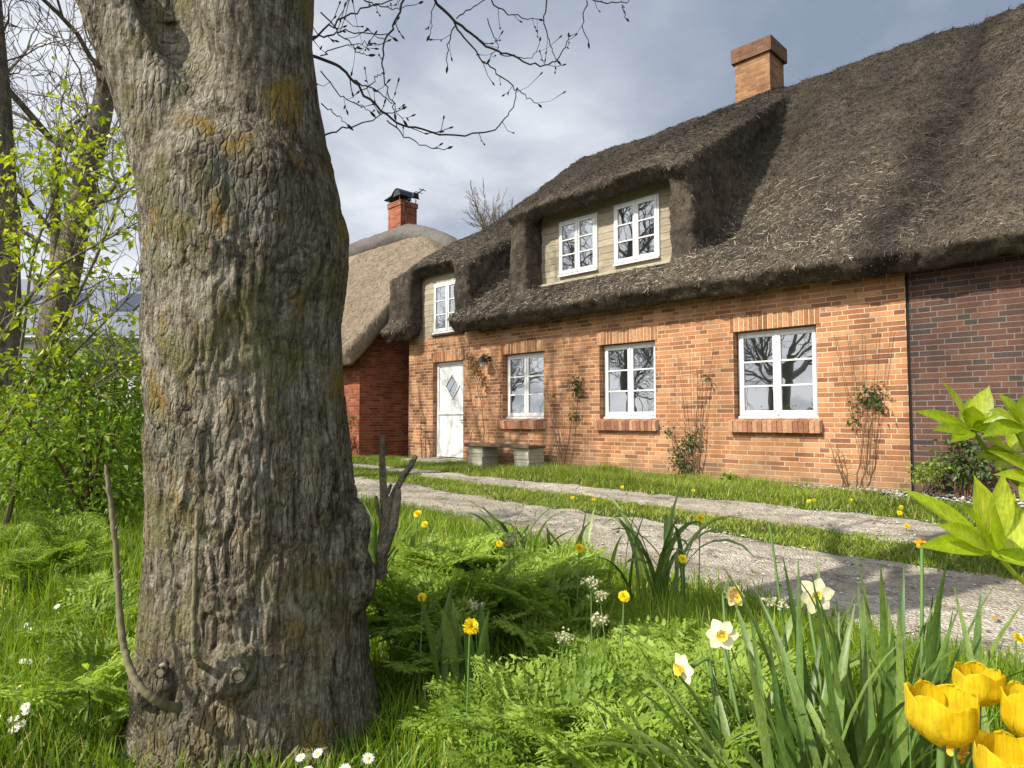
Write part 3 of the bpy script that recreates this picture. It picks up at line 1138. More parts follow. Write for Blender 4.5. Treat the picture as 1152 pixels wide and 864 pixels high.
def nb_top(X, Y):
    z = np.minimum(rake(Y), rake(25.6 - Y))
    z = z - .42 * np.exp(-((X + 1.9) / .48) ** 2) * (1 - .8 * ss(11.2, 12.6, Y)) * (.1 + .9 * ss(8.1, 9.6, Y))
    return z + .035 * fbm(np.stack([X.ravel() * 1.2, Y.ravel() * 1.2, 0 * X.ravel() + 7], 1), 22).reshape(X.shape)


rm = MB()
heightslab(rm, rng(-1.98, 8.9), rng(8.06, 17.5), nb_top, slab_off())
V, F, N = remesh(rm, .06, 5, .5)
V = thatch_finish(V, F, N, .024, 9)
rb = MB()
rb.add(V, F, 0, moss_and_shade(V, 61) * .8)


def tone_nb(P, rs):
    wz = .55 + .35 * fbm(P * .9, 41, 3) + .3 * fbm(P * 3.1, 43, 2)
    return np.clip(rs.random(len(P)) ** 1.2 * (.35 + .8 * wz) * (1 - .75 * moss_and_shade(P, 61)), 0, 1)


k = (F < 10**9).all(1) & (V[F[:, 0], 0] < 2.5)
straw(rb, V, F[k], N, 60000, 1, .03, .14, .0026, 6, .15, 13.0, 1.25, tone_nb, .34)
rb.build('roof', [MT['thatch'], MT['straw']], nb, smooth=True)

# ================================================================== RED BRICK NEIGHBOUR (left)
rh = thing('red_brick_house', 'red brick house with smooth tan thatch and a capped chimney behind the cottage', 'house', (-17, 9, 0))
wm = MB()
CX, CY = -12.86, 8.07
wm.add([(-24, CY, 0), (CX, CY, 0), (CX, CY, 2.5), (-24, CY, 2.5)], [(0, 1, 2, 3)])
wm.add([(CX, CY, 0), (CX, 13.6, 0), (CX, 13.6, 2.6), (CX, 11.6, 5.0), (CX, 10.1, 5.0), (CX, CY, 2.6)], [(0, 1, 2, 3, 4, 5)])
wm.add([(-24, 13.6, 0), (-24, 13.6, 2.6), (CX, 13.6, 2.6), (CX, 13.6, 0)], [(0, 1, 2, 3)])
wm.add([(-24, CY, 0), (-24, CY, 2.5), (-24, 10.8, 5.4), (-24, 13.6, 2.6), (-24, 13.6, 0)], [(0, 1, 2, 3, 4)])
rw = wm.build('wall', MT['redbrick'], rh)
m = MB()
m.box(CX - .02, CX + .004, CY - .02, CY + .004, 0, .01)


def rh_top(X, Y):
    s1 = 2.32 + 1.08 * (Y - 7.43)
    s2 = 2.32 + 1.08 * (14.27 - Y)
    z = np.minimum(s1, s2)
    t = np.maximum(X + 15, 0)
    z = np.minimum(z, 6.05 - .22 * t - .09 * t * t)
    return np.minimum(z, 6.02)


rm = MB()
heightslab(rm, rng(-24.4, -12.42, .12), rng(7.43, 14.27, .12), rh_top, lambda X, Y: np.stack([0 * X, np.tanh((10.85 - Y) / .5) * .2, 0 * X - .34], -1))
V, F, N = remesh(rm, .07, 7, .5)
V = thatch_finish(V, F, N, .012, 13)
rb = MB()
rb.add(V, F, 0, .5)
k = (V[F[:, 0], 0] > -17)
straw(rb, V, F[k], N, 26000, 1, .05, .14, .003, 8, .0, 11.3, .3, None, .08)
rroof = rb.build('roof', [MT['thatchtan'], MT['strawtan']], rh, smooth=True)
rm = MB()
xs = np.concatenate([np.arange(-24.5, -15, .5), np.arange(-15, -13.0, .15)])
pts = [(x, 10.85, float(rh_top(np.array(x), np.array(10.85))) - .06) for x in xs]
pts.append((-12.95, 10.85, 4.9))
rm.tube(np.array(pts), .30, 12)
V, F, N = remesh(rm, .06, 4, .5)
V = V + N * (.03 * fbm(V * np.array([3, 5, 5]), 3) + .012 * vnoise(V * 14, 4))[:, None]
mbq = MB()
mbq.add(V, F, 0, .5)
mbq.build('ridge_roll', MT['ridgeroll'], rroof, smooth=True)
cm = MB()
c = P_y(446, 240, 10.85)
cx = c[0]
cm.box(cx - .30, cx + .30, 10.78, 11.34, 5.5, 6.86)
cm.box(cx - .325, cx + .325, 10.755, 11.365, 6.86, 7.0)
ch = cm.build('chimney', MT['redbrick'], rh)
m = MB()
t = np.linspace(-.15, 1.0, 14)
for dy in (-.28, .28):
    m.tube([(cx - .26, 11.05 + dy, 7.0), (cx - .26, 11.05 + dy, 7.14)], .015, 5)
    m.tube([(cx + .26, 11.05 + dy, 7.0), (cx + .26, 11.05 + dy, 7.14)], .015, 5)
prof = [(-.44, 7.12), (-.25, 7.14), (-.08, 7.17), (.0, 7.25), (.11, 7.32), (.22, 7.31), (.31, 7.22), (.36, 7.12)]
for (a, za), (b_, zb) in zip(prof, prof[1:]):
    m.add([(cx + a, 10.72, za), (cx + b_, 10.72, zb), (cx + b_, 11.38, zb), (cx + a, 11.38, za), (cx + a, 10.72, za + .025), (cx + b_, 10.72, zb + .025), (cx + b_, 11.38, zb + .025), (cx + a, 11.38, za + .025)],
          [(0, 1, 2, 3), (4, 7, 6, 5), (0, 4, 5, 1), (2, 6, 7, 3), (1, 5, 6, 2), (0, 3, 7, 4)])
m.add([(cx, 10.725, 7.13), (cx + .08, 10.725, 7.27), (cx + .16, 10.725, 7.31), (cx + .26, 10.725, 7.26), (cx + .35, 10.725, 7.13)], [(0, 1, 2, 3, 4)])
m.build('chimney_cowl', MT['black'], ch)
m = MB()
ax, az = cx + .36, 6.78
m.tube([(ax, 10.8, az - .15), (ax + .06, 10.8, az - .15), (ax + .06, 10.8, az + .12)], .014, 6)
m.tube([(ax + .02, 10.8, az + .08), (ax + .95, 10.8, az + .27)], .016, 5)
for k in np.linspace(.1, .95, 6):
    p = np.array([ax + .02 + .93 * k, 10.8, az + .08 + .19 * k])
    m.tube([p + (0, -.12, 0), p + (0, .12, 0)], .011, 4)
m.box(ax + .55, ax + .63, 10.72, 10.88, az + .14, az + .25)
m.build('antenna', MT['black'], ch)

# ================================================================== WHITE HOUSE FAR LEFT (local x right, y away from the camera)
wx, wy = cam2w(-15.0, 23.0)
wh = thing('white_house', 'white rendered house with grey roof far behind the leafy bush', 'house', (wx, wy, 0))
wh.rotation_euler = (0, 0, R(45 + 3))
L0 = np.array([wx, wy, 0])


def lbox(mb, a, b, c, d, e, f, mat=0):
    mb.bbox(a + wx, b + wx, c + wy, d + wy, e, f, .01, mat)


m = MB()
m.box(-9 + wx, 6 + wx, wy, wy + 8, 0, 3.7)
wwall = m.build('wall', MT['render'], wh)
m = MB()
zz = lambda y: 3.62 + (y + .5) * .62
pr = [(-.5, 3.62), (4, zz(4)), (8.5, 3.62)]
V = [(x + wx, y + wy, z + dz) for x in (-9.4, 6.4) for dz in (.12, -.06) for y, z in pr]
m.add(V, [(0, 1, 7, 6), (1, 2, 8, 7), (3, 9, 10, 4), (4, 10, 11, 5), (0, 6, 9, 3), (2, 5, 11, 8), (0, 3, 4, 1), (1, 4, 5, 2), (6, 7, 10, 9), (7, 8, 11, 10)])
wr = m.build('roof', MT['slate'], wh)
for (xa, xb, ya, yb) in ((.3, 1.15, 1.2, 2.6), (1.6, 2.45, 1.2, 2.6), (.3, 1.15, 3.0, 3.8), (-1.9, -1.1, 1.2, 2.6), (-3.6, -2.8, 1.4, 2.4)):
    m = MB()
    m.add([(x + wx, y + wy, zz(y) + d) for d in (.19, .10) for x, y in ((xa, ya), (xb, ya), (xb, yb), (xa, yb))], [(0, 1, 2, 3), (0, 4, 5, 1), (1, 5, 6, 2), (2, 6, 7, 3), (3, 7, 4, 0)])
    m.build('roof_window', MT['panel'], wr)
m = MB()
m.tube([(-9.4 + wx, wy - .55, 3.62), (6.4 + wx, wy - .55, 3.62)], .07, 8)
m.build('gutter', MT['slate'], wr)
for xa, xb in ((.75, 2.2), (-3.2, -2.0)):
    m = MB()
    lbox(m, xa, xb, -.03, .02, 2.3, 3.3)
    w = m.build('window', MT['white'], wh)
    m = MB()
    lbox(m, xa + .08, (xa + xb) / 2 - .03, -.036, 0, 2.38, 3.22)
    lbox(m, (xa + xb) / 2 + .03, xb - .08, -.036, 0, 2.38, 3.22)
    m.build('glass_pane', MT['panel'], w)

# ================================================================== BENCH, LAMP, CLIMBERS ON THE WALL
bn = thing('stone_bench', 'weathered plank bench on two stacked stone piers under the window by the door', 'bench', (-8.35, 8.25, 0))
rs_ = random.Random(4)
for x0, x1 in ((-9.12, -8.74), (-7.96, -7.62)):
    m = MB()
    z = 0
    while z < .37:
        h = .062
        o = rs_.uniform(-.012, .012)
        m.bbox(x0 + o, x1 + o, 8.0 + rs_.uniform(-.01, .01), 8.38, z, z + h - .0015, .004)
        z += h
    m.build('stone_pier', MT['stone'], bn)
m = MB()
m.bbox(-9.16, -8.2, 7.93, 8.18, .376, .430, .006)
m.bbox(-8.19, -7.56, 7.935, 8.18, .374, .426, .006)
m.bbox(-9.14, -7.58, 8.19, 8.40, .376, .413, .006)
m.build('plank_seat', MT['plank'], bn)

lp = P_y(543, 404, 8.42)
wlamp = thing('wall_lamp', 'small dark lantern on the wall beside the front door', 'lamp', (lp[0], YW, lp[2]))
m = MB()
x, z = lp[0], lp[2]
m.tube([(x, YW, z + .02), (x, YW - .02, z + .02)], .05, 12)
m.tube([(x, YW, z + .02), (x, YW - .1, z + .07), (x, YW - .18, z + .08), (x, YW - .19, z + .03)], .012, 6)
m.build('lamp_arm', MT['black'], wlamp)
m = MB()
m.tube([(x, YW - .19, z + .06), (x, YW - .19, z + .03), (x, YW - .19, z - .06)], [.02, .05, .115], 14)
m.build('lamp_shade', MT['black'], wlamp, smooth=True)
m = MB()
m.tube([(x, YW - .19, z - .03), (x, YW - .19, z - .1), (x, YW - .19, z - .14)], [.05, .055, .03], 12)
m.build('lamp_glass', simple('frosted_glass', (.6, .58, .5), .3, .05), wlamp, smooth=True)
# ================================================================== GENERATORS
def grow(mb, p, d, L, r, lvl, maxl, rs, up=.08, wob=.22, kids=(3, 5), ang=(.45, 1.0), shrink=(.55, .8), ends=None, mat=0, rmin=.0025, sides=(9, 6, 5, 4, 3, 3), taper=.55, t0=.25):
    n = 6 if lvl < 2 else (5 if lvl < 4 else 4)
    P = [np.array(p, float)]
    d = unit(d)
    D = [d]
    for i in range(n):
        d = unit(d + rs.normal(size=3) * wob + np.array([0, 0, up]))
        P.append(P[-1] + d * L / n)
        D.append(d)
    rr = np.linspace(r, max(r * taper, rmin), n + 1)
    mb.tube(P, rr, sides[min(lvl, len(sides) - 1)], mat, None, cap=lvl < 2)
    if ends is not None and lvl >= maxl - 1:
        for k in range(1, n + 1):
            ends.append((P[k], D[k], lvl))
    if lvl >= maxl:
        return
    for k in range(rs.integers(kids[0], kids[1] + 1)):
        t = t0 + (1 - t0) * rs.random()
        if k == 0:
            t = 1.0
        i = min(int(t * n), n - 1)
        f = t * n - i
        q = P[i] * (1 - f) + P[i + 1] * f
        ax = unit(np.cross(D[i], rs.normal(size=3)))
        a = rs.uniform(*ang) * (.4 if k == 0 else 1)
        nd = D[i] * math.cos(a) + ax * math.sin(a)
        sh = rs.uniform(*shrink)
        grow(mb, q, nd, L * sh, max(rr[i] * (.8 if k == 0 else rs.uniform(.42, .62)), rmin), lvl + 1, maxl, rs, up, wob, kids, ang, shrink, ends, mat, rmin, sides, taper, .12)


def leafquads(P, D, L, W, rs, droop=.2):
    """folded diamond leaves, P (N,3) base, D (N,3) direction"""
    N = len(P)
    D = D / np.maximum(np.linalg.norm(D, axis=1, keepdims=True), 1e-9)
    rn = rs.normal(size=(N, 3)) + np.array([0, 0, 1.2])
    S = np.cross(D, rn)
    S /= np.maximum(np.linalg.norm(S, axis=1, keepdims=True), 1e-9)
    U = np.cross(S, D)
    L = L[:, None]
    W = W[:, None]
    tip = P + D * L - np.array([0, 0, 1]) * L * droop
    mid = P + D * L * .45
    return np.stack([P, mid + S * W + U * W * .35, tip, mid - S * W + U * W * .35], 1)


def ribbons(mb, P, az, H, lean, W, nseg, rs, mat=0, rnd=None, curl=1.6):
    """tapered grass blades, bending over with height"""
    N = len(P)
    d = np.stack([np.cos(az), np.sin(az), 0 * az], 1)
    s0 = np.stack([-np.sin(az), np.cos(az), 0 * az], 1)
    tw = rs.uniform(-1, 1, N)[:, None]
    s = s0 * np.cos(tw) + d * np.sin(tw)
    V = []
    for k in range(nseg + 1):
        t = k / nseg
        off = d * (lean * H * t ** curl)[:, None] + np.array([0, 0, 1.0]) * (H * t * (1 - .35 * lean * t))[:, None]
        w = (W * (1 - t ** 1.6) + .0003)[:, None]
        V += [P + off - s * w, P + off + s * w]
    V = np.stack(V, 1)
    k = 2 * (nseg + 1)
    F = np.array([[2 * i, 2 * i + 1, 2 * i + 3, 2 * i + 2] for i in range(nseg)])
    FF = ((np.arange(N) * k)[:, None, None] + F[None]).reshape(-1, 4)
    mb.add(V.reshape(-1, 3), FF, mat, np.repeat(rnd if rnd is not None else rs.random(N), k))


def strap(mb, base, az, lean, L, W, rs, mat=0, rnd=None, tipdrop=0.0, n=9):
    """long leaf with a keel: 3 vertices per station"""
    base = np.asarray(base, float)
    p = base.copy()
    el = math.pi / 2 - lean
    V = []
    side = np.array([-math.sin(az), math.cos(az), 0])
    tw = rs.uniform(-.7, .7)
    for k in range(n + 1):
        t = k / n
        d = np.array([math.cos(az) * math.cos(el), math.sin(az) * math.cos(el), math.sin(el)])
        u = np.cross(d, side)
        sd = side * math.cos(tw * (.3 + t)) + u * math.sin(tw * (.3 + t))
        w = W * (.75 + .5 * math.sin(min(t, .6) / .6 * 1.57)) * (1 - max(0, (t - .55) / .45) ** 2.2) + .0006
        V += [p - sd * w, p - u * w * .28, p + sd * w]
        p = p + d * L / n
        el -= (tipdrop * t * 2.2 + rs.uniform(-.03, .05)) / n * 3
    F = []
    for k in range(n):
        a = 3 * k
        F += [(a, a + 1, a + 4, a + 3), (a + 1, a + 2, a + 5, a + 4)]
    mb.add(V, F, mat, rnd if rnd is not None else rs.random())
    return p


def blade(mb, p, d, nrm, L, W, curl=.3, fold=.25, mat=0, rnd=None, n=8, prof=None, wav=0.0, base=.15):
    """broad leaf / petal surface: 5 vertices per station, curled along its length"""
    d, nrm = unit(d), unit(nrm)
    s = unit(np.cross(d, nrm))
    nrm = np.cross(s, d)
    V = []
    q = np.array(p, float)
    for k in range(n + 1):
        t = k / n
        w = W * (prof(t) if prof else (base + (1 - base) * math.sin(math.pi * min(1, t * 1.02) ** .85)) * (1 - t ** 5))
        a = -curl * t
        dd = d * math.cos(a) + nrm * math.sin(a)
        uu = np.cross(s, dd) * 1.0
        for j in (-1, -.5, 0, .5, 1):
            V.append(q + s * w * j + uu * (fold * w * abs(j) ** 1.3 + wav * w * math.sin(j * 3 + t * 9)))
        q = q + dd * L / n
    F = []
    for k in range(n):
        for j in range(4):
            a = 5 * k + j
            F.append((a, a + 1, a + 6, a + 5))
    r0 = random.random() if rnd is None else rnd
    rv = np.clip(r0 * .8 + np.tile([-.06, .03, .20, .03, -.06], n + 1) + np.repeat(.12 * np.cos(np.linspace(0, 3, n + 1)), 5), 0, 1)
    mb.add(V, F, mat, rv)


def frond(mb, base, az, el, L, rs, mat=0, stemmat=0, pet=.3):
    """twice-divided feathery leaf"""
    n = 14
    p = np.array(base, float)
    side = np.array([-math.sin(az), math.cos(az), 0.0])
    rnd0 = rs.random()
    pts, dirs = [p.copy()], []
    e = el
    for k in range(n):
        d = np.array([math.cos(az) * math.cos(e), math.sin(az) * math.cos(e), math.sin(e)])
        p = p + d * L / n
        pts.append(p.copy())
        dirs.append(d)
        e -= rs.uniform(.015, .095) * (1 + k / n * .8)
    dirs.append(d)
    mb.tube(pts, np.linspace(L * .009, L * .003, n + 1), 4, stemmat, rnd0, cap=False)
    B, D, LL = [], [], []
    np_ = 8
    for i in range(np_):
        t = pet + (1 - pet) * (i / np_)
        k = min(int(t * n), n - 1)
        f = t * n - k
        q = pts[k] * (1 - f) + pts[k + 1] * f
        d = dirs[k]
        up = np.cross(d, side) * -1
        up = np.cross(side, d) * (1 if np.cross(side, d)[2] > 0 else -1)
        pl = L * .40 * (1 - (t - pet) / (1 - pet)) ** .85 + L * .04
        for sg in (-1, 1):
            pd = unit(d * .62 + side * sg * .85 + up * rs.uniform(-.05, .2))
            ps = unit(np.cross(pd, up))
            m = 7
            for j in range(m):
                s = (j + .6) / m
                qq = q + pd * pl * s - np.array([0, 0, 1]) * pl * .18 * s * s
                l2 = pl * .44 * (1 - s * .72)
                for s2 in (-1, 1):
                    B.append(qq)
                    D.append(pd * .75 + ps * s2 * .8 + up * rs.uniform(-.15, .15))
                    LL.append(l2)
            B.append(q + pd * pl * .85)
            D.append(pd)
            LL.append(pl * .25)
    B.append(pts[-2])
    D.append(dirs[-1])
    LL.append(L * .08)
    LL = np.array(LL)
    B, D = np.array(B), np.array(D)
    D = D / np.linalg.norm(D, axis=1, keepdims=True)
    rn = rs.normal(size=B.shape) * .6 + np.array([0, 0, 1.2])
    S = np.cross(D, rn)
    S /= np.linalg.norm(S, axis=1, keepdims=True)
    U = np.cross(S, D)
    # toothed leaflet outline
    ol = [(0, 0), (.28, .21), (.36, .11), (.58, .19), (.66, .09), (.82, .10), (1.08, 0), (.82, -.10), (.66, -.09), (.58, -.19), (.36, -.11), (.28, -.21)]
    Vv = np.stack([B + D * (LL * l)[:, None] + S * (LL * w)[:, None] + U * (LL * abs(w) * .4)[:, None] - np.array([0, 0, 1]) * (LL * .15 * l * l)[:, None] for l, w in ol], 1)
    mb.add(Vv.reshape(-1, 3), np.arange(len(B) * 12).reshape(-1, 12), mat, np.repeat(np.clip(rnd0 + rs.normal(size=len(B)) * .12, 0, 1), 12))


# ================================================================== GRASS (nobody could count it)
TX, TZ = -.72, 1.80           # big trunk, camera frame
tw_x, tw_y = cam2w(TX, TZ)


def wedge(n, z0, z1, rs, xl=-1.0, xr=1.0, pad=.5):
    Z = np.sqrt(rs.uniform(z0 * z0, z1 * z1, n))
    a = rs.uniform(0, 1, n)
    lo, hi = xl * Z - pad, xr * Z + pad
    X = lo + (hi - lo) * a
    return S2 * (X - Z), S2 * (X + Z), X, Z


def meadow(n, z0, z1, hmin, hmax, w, nseg, seed, xl=-1.0, xr=1.0, pad=.5, mow=1.0):
    rs = np.random.default_rng(seed)
    x, y, X, Z = wedge(n, z0, z1, rs, xl, xr, pad)
    edge = lo2(x) - .12 + rs.normal(size=n) * .08
    ok = (y < edge) & (np.hypot(X - TX, Z - TZ) > .29) & (np.hypot(X, Z) > .62)
    x, y, X, Z = x[ok], y[ok], X[ok], Z[ok]
    n = len(x)
    pn = np.stack([x * 1.7, y * 1.7, 0 * x], 1)
    cl = fbm(pn, 51, 3)
    far = ss(0, 1.0, (lo2(x) - y))
    H = (hmin + (hmax - hmin) * rs.random(n) ** 1.4) * (.8 + .5 * cl) * (.45 + .55 * far) * mow
    H = np.where(rs.random(n) < .03, H * 1.35, H)
    # keep what stands right in front of the lens low
    H = H * (.55 + .45 * ss(.8, 1.6, Z))
    H = H * (1 - .62 * (1 - ss(.30, .75, np.hypot(X - TX, (Z - TZ + .25) * .8))))
    az = rs.uniform(0, 6.283, n) * .75 + 1.0 + 1.5 * vnoise(pn * .7, 52)
    lean = .12 + .75 * rs.random(n) ** 1.7
    r = np.clip(.42 + .30 * fbm(pn * .8, 53, 2) + rs.normal(size=n) * .16, 0, .9)
    r = np.where(rs.random(n) < .035, 1.0, r)
    P = np.stack([x, y, gz(x, y) - .01], 1)
    return P, az, H, lean, np.full(n, w) * (.6 + .8 * rs.random(n)), nseg, rs, r


gm = MB()
for args in ((62000, .5, 2.6, .10, .27, .0024, 4, 61), (80000, 2.6, 6.5, .11, .26, .0034, 3, 62), (60000, 6.5, 24, .12, .26, .009, 2, 63, -1.0, -.15, 1.0)):
    P, az, H, lean, W, ns, rs, r = meadow(*args)
    ribbons(gm, P, az, H, lean, W, ns, rs, 0, r)
tag(gm.build('grass', MT['grass'], smooth=True), 'tall green meadow grass in front of the track', kind='stuff')

# verge: short turf between and beyond the tracks
gm = MB()
rs = np.random.default_rng(71)


def turf(n, lo, hi, x0, x1, h0, h1, w, tuft=0.0):
    x = rs.uniform(x0, x1, n)
    t = rs.random(n)
    # fewer blades to the edges
    t = np.where(rs.random(n) < .75, .5 + (t - .5) * .9, t)
    a, b = lo(x), hi(x)
    y = a + (b - a) * t + rs.normal(size=n) * .03
    pn = np.stack([x * 1.6, y * 2.2, 0 * x], 1)
    cl = fbm(pn, 81, 3)
    keep = rs.random(n) < np.clip(.85 + 1.3 * cl, .12, 1)
    ok = keep & (y < 8.56) & ~((x > -11.4) & (x < -9.7) & (y > 7.95)) & ~((x > -2.4) & (y > 7.75 + .25 * rs.random(n)))
    ok &= ~((x > -6) & (y > 8.32) & (rs.random(n) < .8))
    ok &= ~((y > 7.96) & (((x > -9.16) & (x < -8.66)) | ((x > -8.02) & (x < -7.52))) & (y < 8.5))
    x, y, cl = x[ok], y[ok], cl[ok]
    m = len(x)
    H = (h0 + (h1 - h0) * rs.random(m) ** 1.5) * (1 + tuft * np.clip(cl, 0, 1) * 2.2)
    r = np.clip(.45 + .45 * fbm(np.stack([x, y, 0 * x], 1) * 1.1, 82, 2) + rs.normal(size=m) * .17, 0, .93)
    r = np.where(rs.random(m) < .07, 1.0, r)
    ribbons(gm, np.stack([x, y, 0 * x], 1), rs.uniform(0, 6.283, m), H, .2 + .8 * rs.random(m), np.full(m, w) * (.6 + .8 * rs.random(m)), 2, rs, 0, r)


turf(60000, lambda x: hi2(x) - .08, lambda x: lo1(x) + .08, -15, 2.5, .02, .06, .0042)
turf(75000, lambda x: hi1(x) - .10, lambda x: 8.55 + 0 * x, -13.2, 2.5, .035, .11, .0045, .7)
turf(9000, lambda x: 8.3 + 0 * x, lambda x: 8.55 + 0 * x, -7.5, -3.2, .08, .17, .0045, .5)
turf(9000, lambda x: hi1(x) + .25 + 0 * x, lambda x: hi1(x) + .9, -7.5, -2.6, .08, .17, .0045, .9)
turf(12000, lambda x: 6.9 - .02 * x, lambda x: 8 + 0 * x, -22, -13, .05, .12, .008)
tag(gm.build('turf', MT['shortgrass'], smooth=True), 'short turf between and beside the wheel tracks', kind='stuff')

# dead leaves and bits of straw blown over the tracks and the turf
rs = np.random.default_rng(77)
n = 1500
lx = rs.uniform(-13, 2.5, n)
ly = lo2(lx) + (8.5 - lo2(lx)) * rs.random(n)
gm = MB()
P = np.stack([lx, ly, np.full(n, .02)], 1)
D = np.stack([rs.normal(size=n), rs.normal(size=n), rs.normal(size=n) * .25], 1)
L = rs.uniform(.012, .045, n)
gm.quads(leafquads(P, D, L, L * rs.uniform(.08, .38, n), rs, .05))
tag(gm.build('leaf_litter', MT['dryleaf']), 'dead leaves and straw bits scattered over tracks and turf', kind='stuff')

# ================================================================== BIG TREE
bt = thing('old_tree', 'massive old tree with rough lichened bark and forked trunk in the meadow', 'tree', (tw_x, tw_y, 0))
ZT = 1.80


def loft(mb, st, n=40):
    """st: (py, left px, right px, depth) -> round cross sections"""
    V = []
    for py, a, b, z in st:
        # a round stem whose two edges are seen at px a and b
        al, be = math.atan((a - 576) / FPX), math.atan((b - 576) / FPX)
        mid, hf = (al + be) / 2, (be - al) / 2
        c = P_d(576 + FPX * math.tan(mid), py, z)
        r = z / math.cos(mid) * math.sin(hf) - .008
        t = np.linspace(0, 2 * np.pi, n, endpoint=False)
        V.append(c + r * (np.cos(t)[:, None] * CR + np.sin(t)[:, None] * np.array([-S2, S2, 0])))
    V = np.array(V)
    m = len(st)
    id = np.arange(m * n).reshape(m, n)
    F = np.stack([id[:-1], np.roll(id[:-1], -1, 1), np.roll(id[1:], -1, 1), id[1:]], -1).reshape(-1, 4)
    mb.add(V.reshape(-1, 3), F)
    mb.add(V[0], [tuple(range(n))[::-1]])
    mb.add(V[-1], [tuple(range(n))])


tm = MB()
z = ZT
loft(tm, [(1010, 55, 505, z), (930, 102, 464, z), (864, 125, 441, z), (800, 136, 427, z), (740, 145, 416, z), (690, 151, 413, z), (640, 157, 414, z), (600, 162, 408, z), (560, 163, 402, z), (500, 161, 396, z), (430, 158, 387, z), (360, 156, 383, z), (300, 157, 391, z), (262, 153, 392, z), (220, 146, 382, z), (190, 152, 371, z), (160, 164, 350, z), (130, 182, 322, z + .01), (100, 204, 288, z + .02), (80, 222, 262, z + .03)])
zr = z + .04
loft(tm, [(300, 200, 388, z), (220, 195, 383, zr), (150, 192, 369, zr), (100, 188, 361, zr), (40, 186, 355, zr), (0, 186, 357, zr), (-100, 196, 360, zr), (-300, 225, 372, zr + .06), (-560, 262, 392, zr + .2)])
zl = z - .05
loft(tm, [(300, 165, 330, zl), (220, 148, 300, zl), (150, 130, 272, zl), (100, 115, 250, zl), (60, 100, 226, zl), (30, 86, 206, zl), (0, 71, 188, zl), (-60, 42, 146, zl), (-150, -2, 100, zl - .03), (-300, -75, 20, zl - .1), (-480, -160, -75, zl - .2)])
zb = z + .20
loft(tm, [(180, 190, 290, z + .05), (110, 180, 270, zb - .05), (50, 170, 250, zb), (0, 160, 240, zb + .02), (-80, 150, 228, zb + .06), (-200, 140, 212, zb + .12), (-420, 130, 190, zb + .25)])


def ball(mb, c, r, sq=(1, 1, 1)):
    u = np.linspace(.15, np.pi - .15, 8)
    pts = np.stack([np.zeros(8), np.zeros(8), np.cos(u) * r * sq[2]], 1) + c
    mb.tube(pts, np.sin(u) * r * sq[0], 12)


for px, py, zz_, r, q in ((394, 600, 1.79, .052, (1, 1, 1.8)), (400, 650, 1.76, .05, (1, 1, 1.8)), (262, 752, 1.53, .065, (1, 1, .9)), (186, 765, 1.57, .055, (1.3, 1, 1)), (345, 880, 1.6, .12, (1, 1, 1)), (200, 905, 1.52, .13, (1, 1, 1))):
    ball(tm, P_d(px, py, zz_), r, q)
V, F, N = remesh(tm, .0055, 8, .5)
lobe = fbm(V * np.array([5, 5, 2.0]), 91, 2) * .014
fine = ss(3.2, 2.2, V[:, 2])
wp = np.stack([vnoise(V * 16, 92), vnoise(V * 16, 93), vnoise(V * 16, 94)], 1) * .7
W_ = V * np.array([44, 44, 8]) + .9 * wp
ridge = np.minimum(np.abs(vnoise(W_, 95)) * 4.5, 1) * .0085 + np.minimum(np.abs(vnoise(W_ * np.array([2.1, 2.1, 2.4]), 98)) * 3.5, 1) * .0042
low = (.52 + .60 * ss(1.8, .7, V[:, 2])) * (.75 + .5 * vnoise(V * 3.2, 88))
plates = vnoise(V * np.array([22, 22, 12]) + wp, 96) * .006
cut = np.clip(vnoise(V * np.array([15, 15, 8]), 97) - .45, 0, 1) * -.02
# crease that runs down from the fork
cr = [P_d(*q) for q in ((160, -50, 1.72), (192, 20, 1.67), (222, 75, 1.60), (250, 135, 1.55), (268, 200, 1.53), (278, 290, 1.52))]
dist = np.full(len(V), 9.0)
for a, b in zip(cr, cr[1:]):
    ab = b - a
    t = np.clip(((V - a) @ ab) / (ab @ ab), 0, 1)[:, None]
    dist = np.minimum(dist, np.linalg.norm(V - a - t * ab, axis=1))
groove = -(.03 + .05 * ss(1.55, 1.85, V[:, 2])) * np.exp(-(dist / .048) ** 2)
V = V + N * (lobe + fine * low * (ridge - .004 + plates + cut * .8) + groove)[:, None]
mb = MB()
mb.add(V, F, 0, .5)
trunk = mb.build('trunk', MT['bark'], bt, smooth=True)
# sawn-off branch knots
for px, py, zz_, r in ((183, 752, 1.522, .011), (267, 756, 1.484, .014)):
    c = P_d(px, py, zz_)
    ax = unit(np.array([CP[0] - c[0], CP[1] - c[1], 0]) + (-.35 if px < 200 else .15) * CR + np.array([0, 0, .1]))
    u = unit(np.cross(ax, (0, 0, 1)))
    w = np.cross(u, ax)
    m = MB()
    t = np.linspace(0, 2 * np.pi, 19)
    m.tube([c + ax * .03 + (u * math.cos(q) + w * math.sin(q)) * r for q in t], r * .30, 8, 0, .5, cap=False)
    m.tube([c - ax * .04, c + ax * .022], r * 1.0, 16, 1, .5)
    m.build('branch_knot', [MT['bark'], MT['cutwood']], bt, smooth=True)
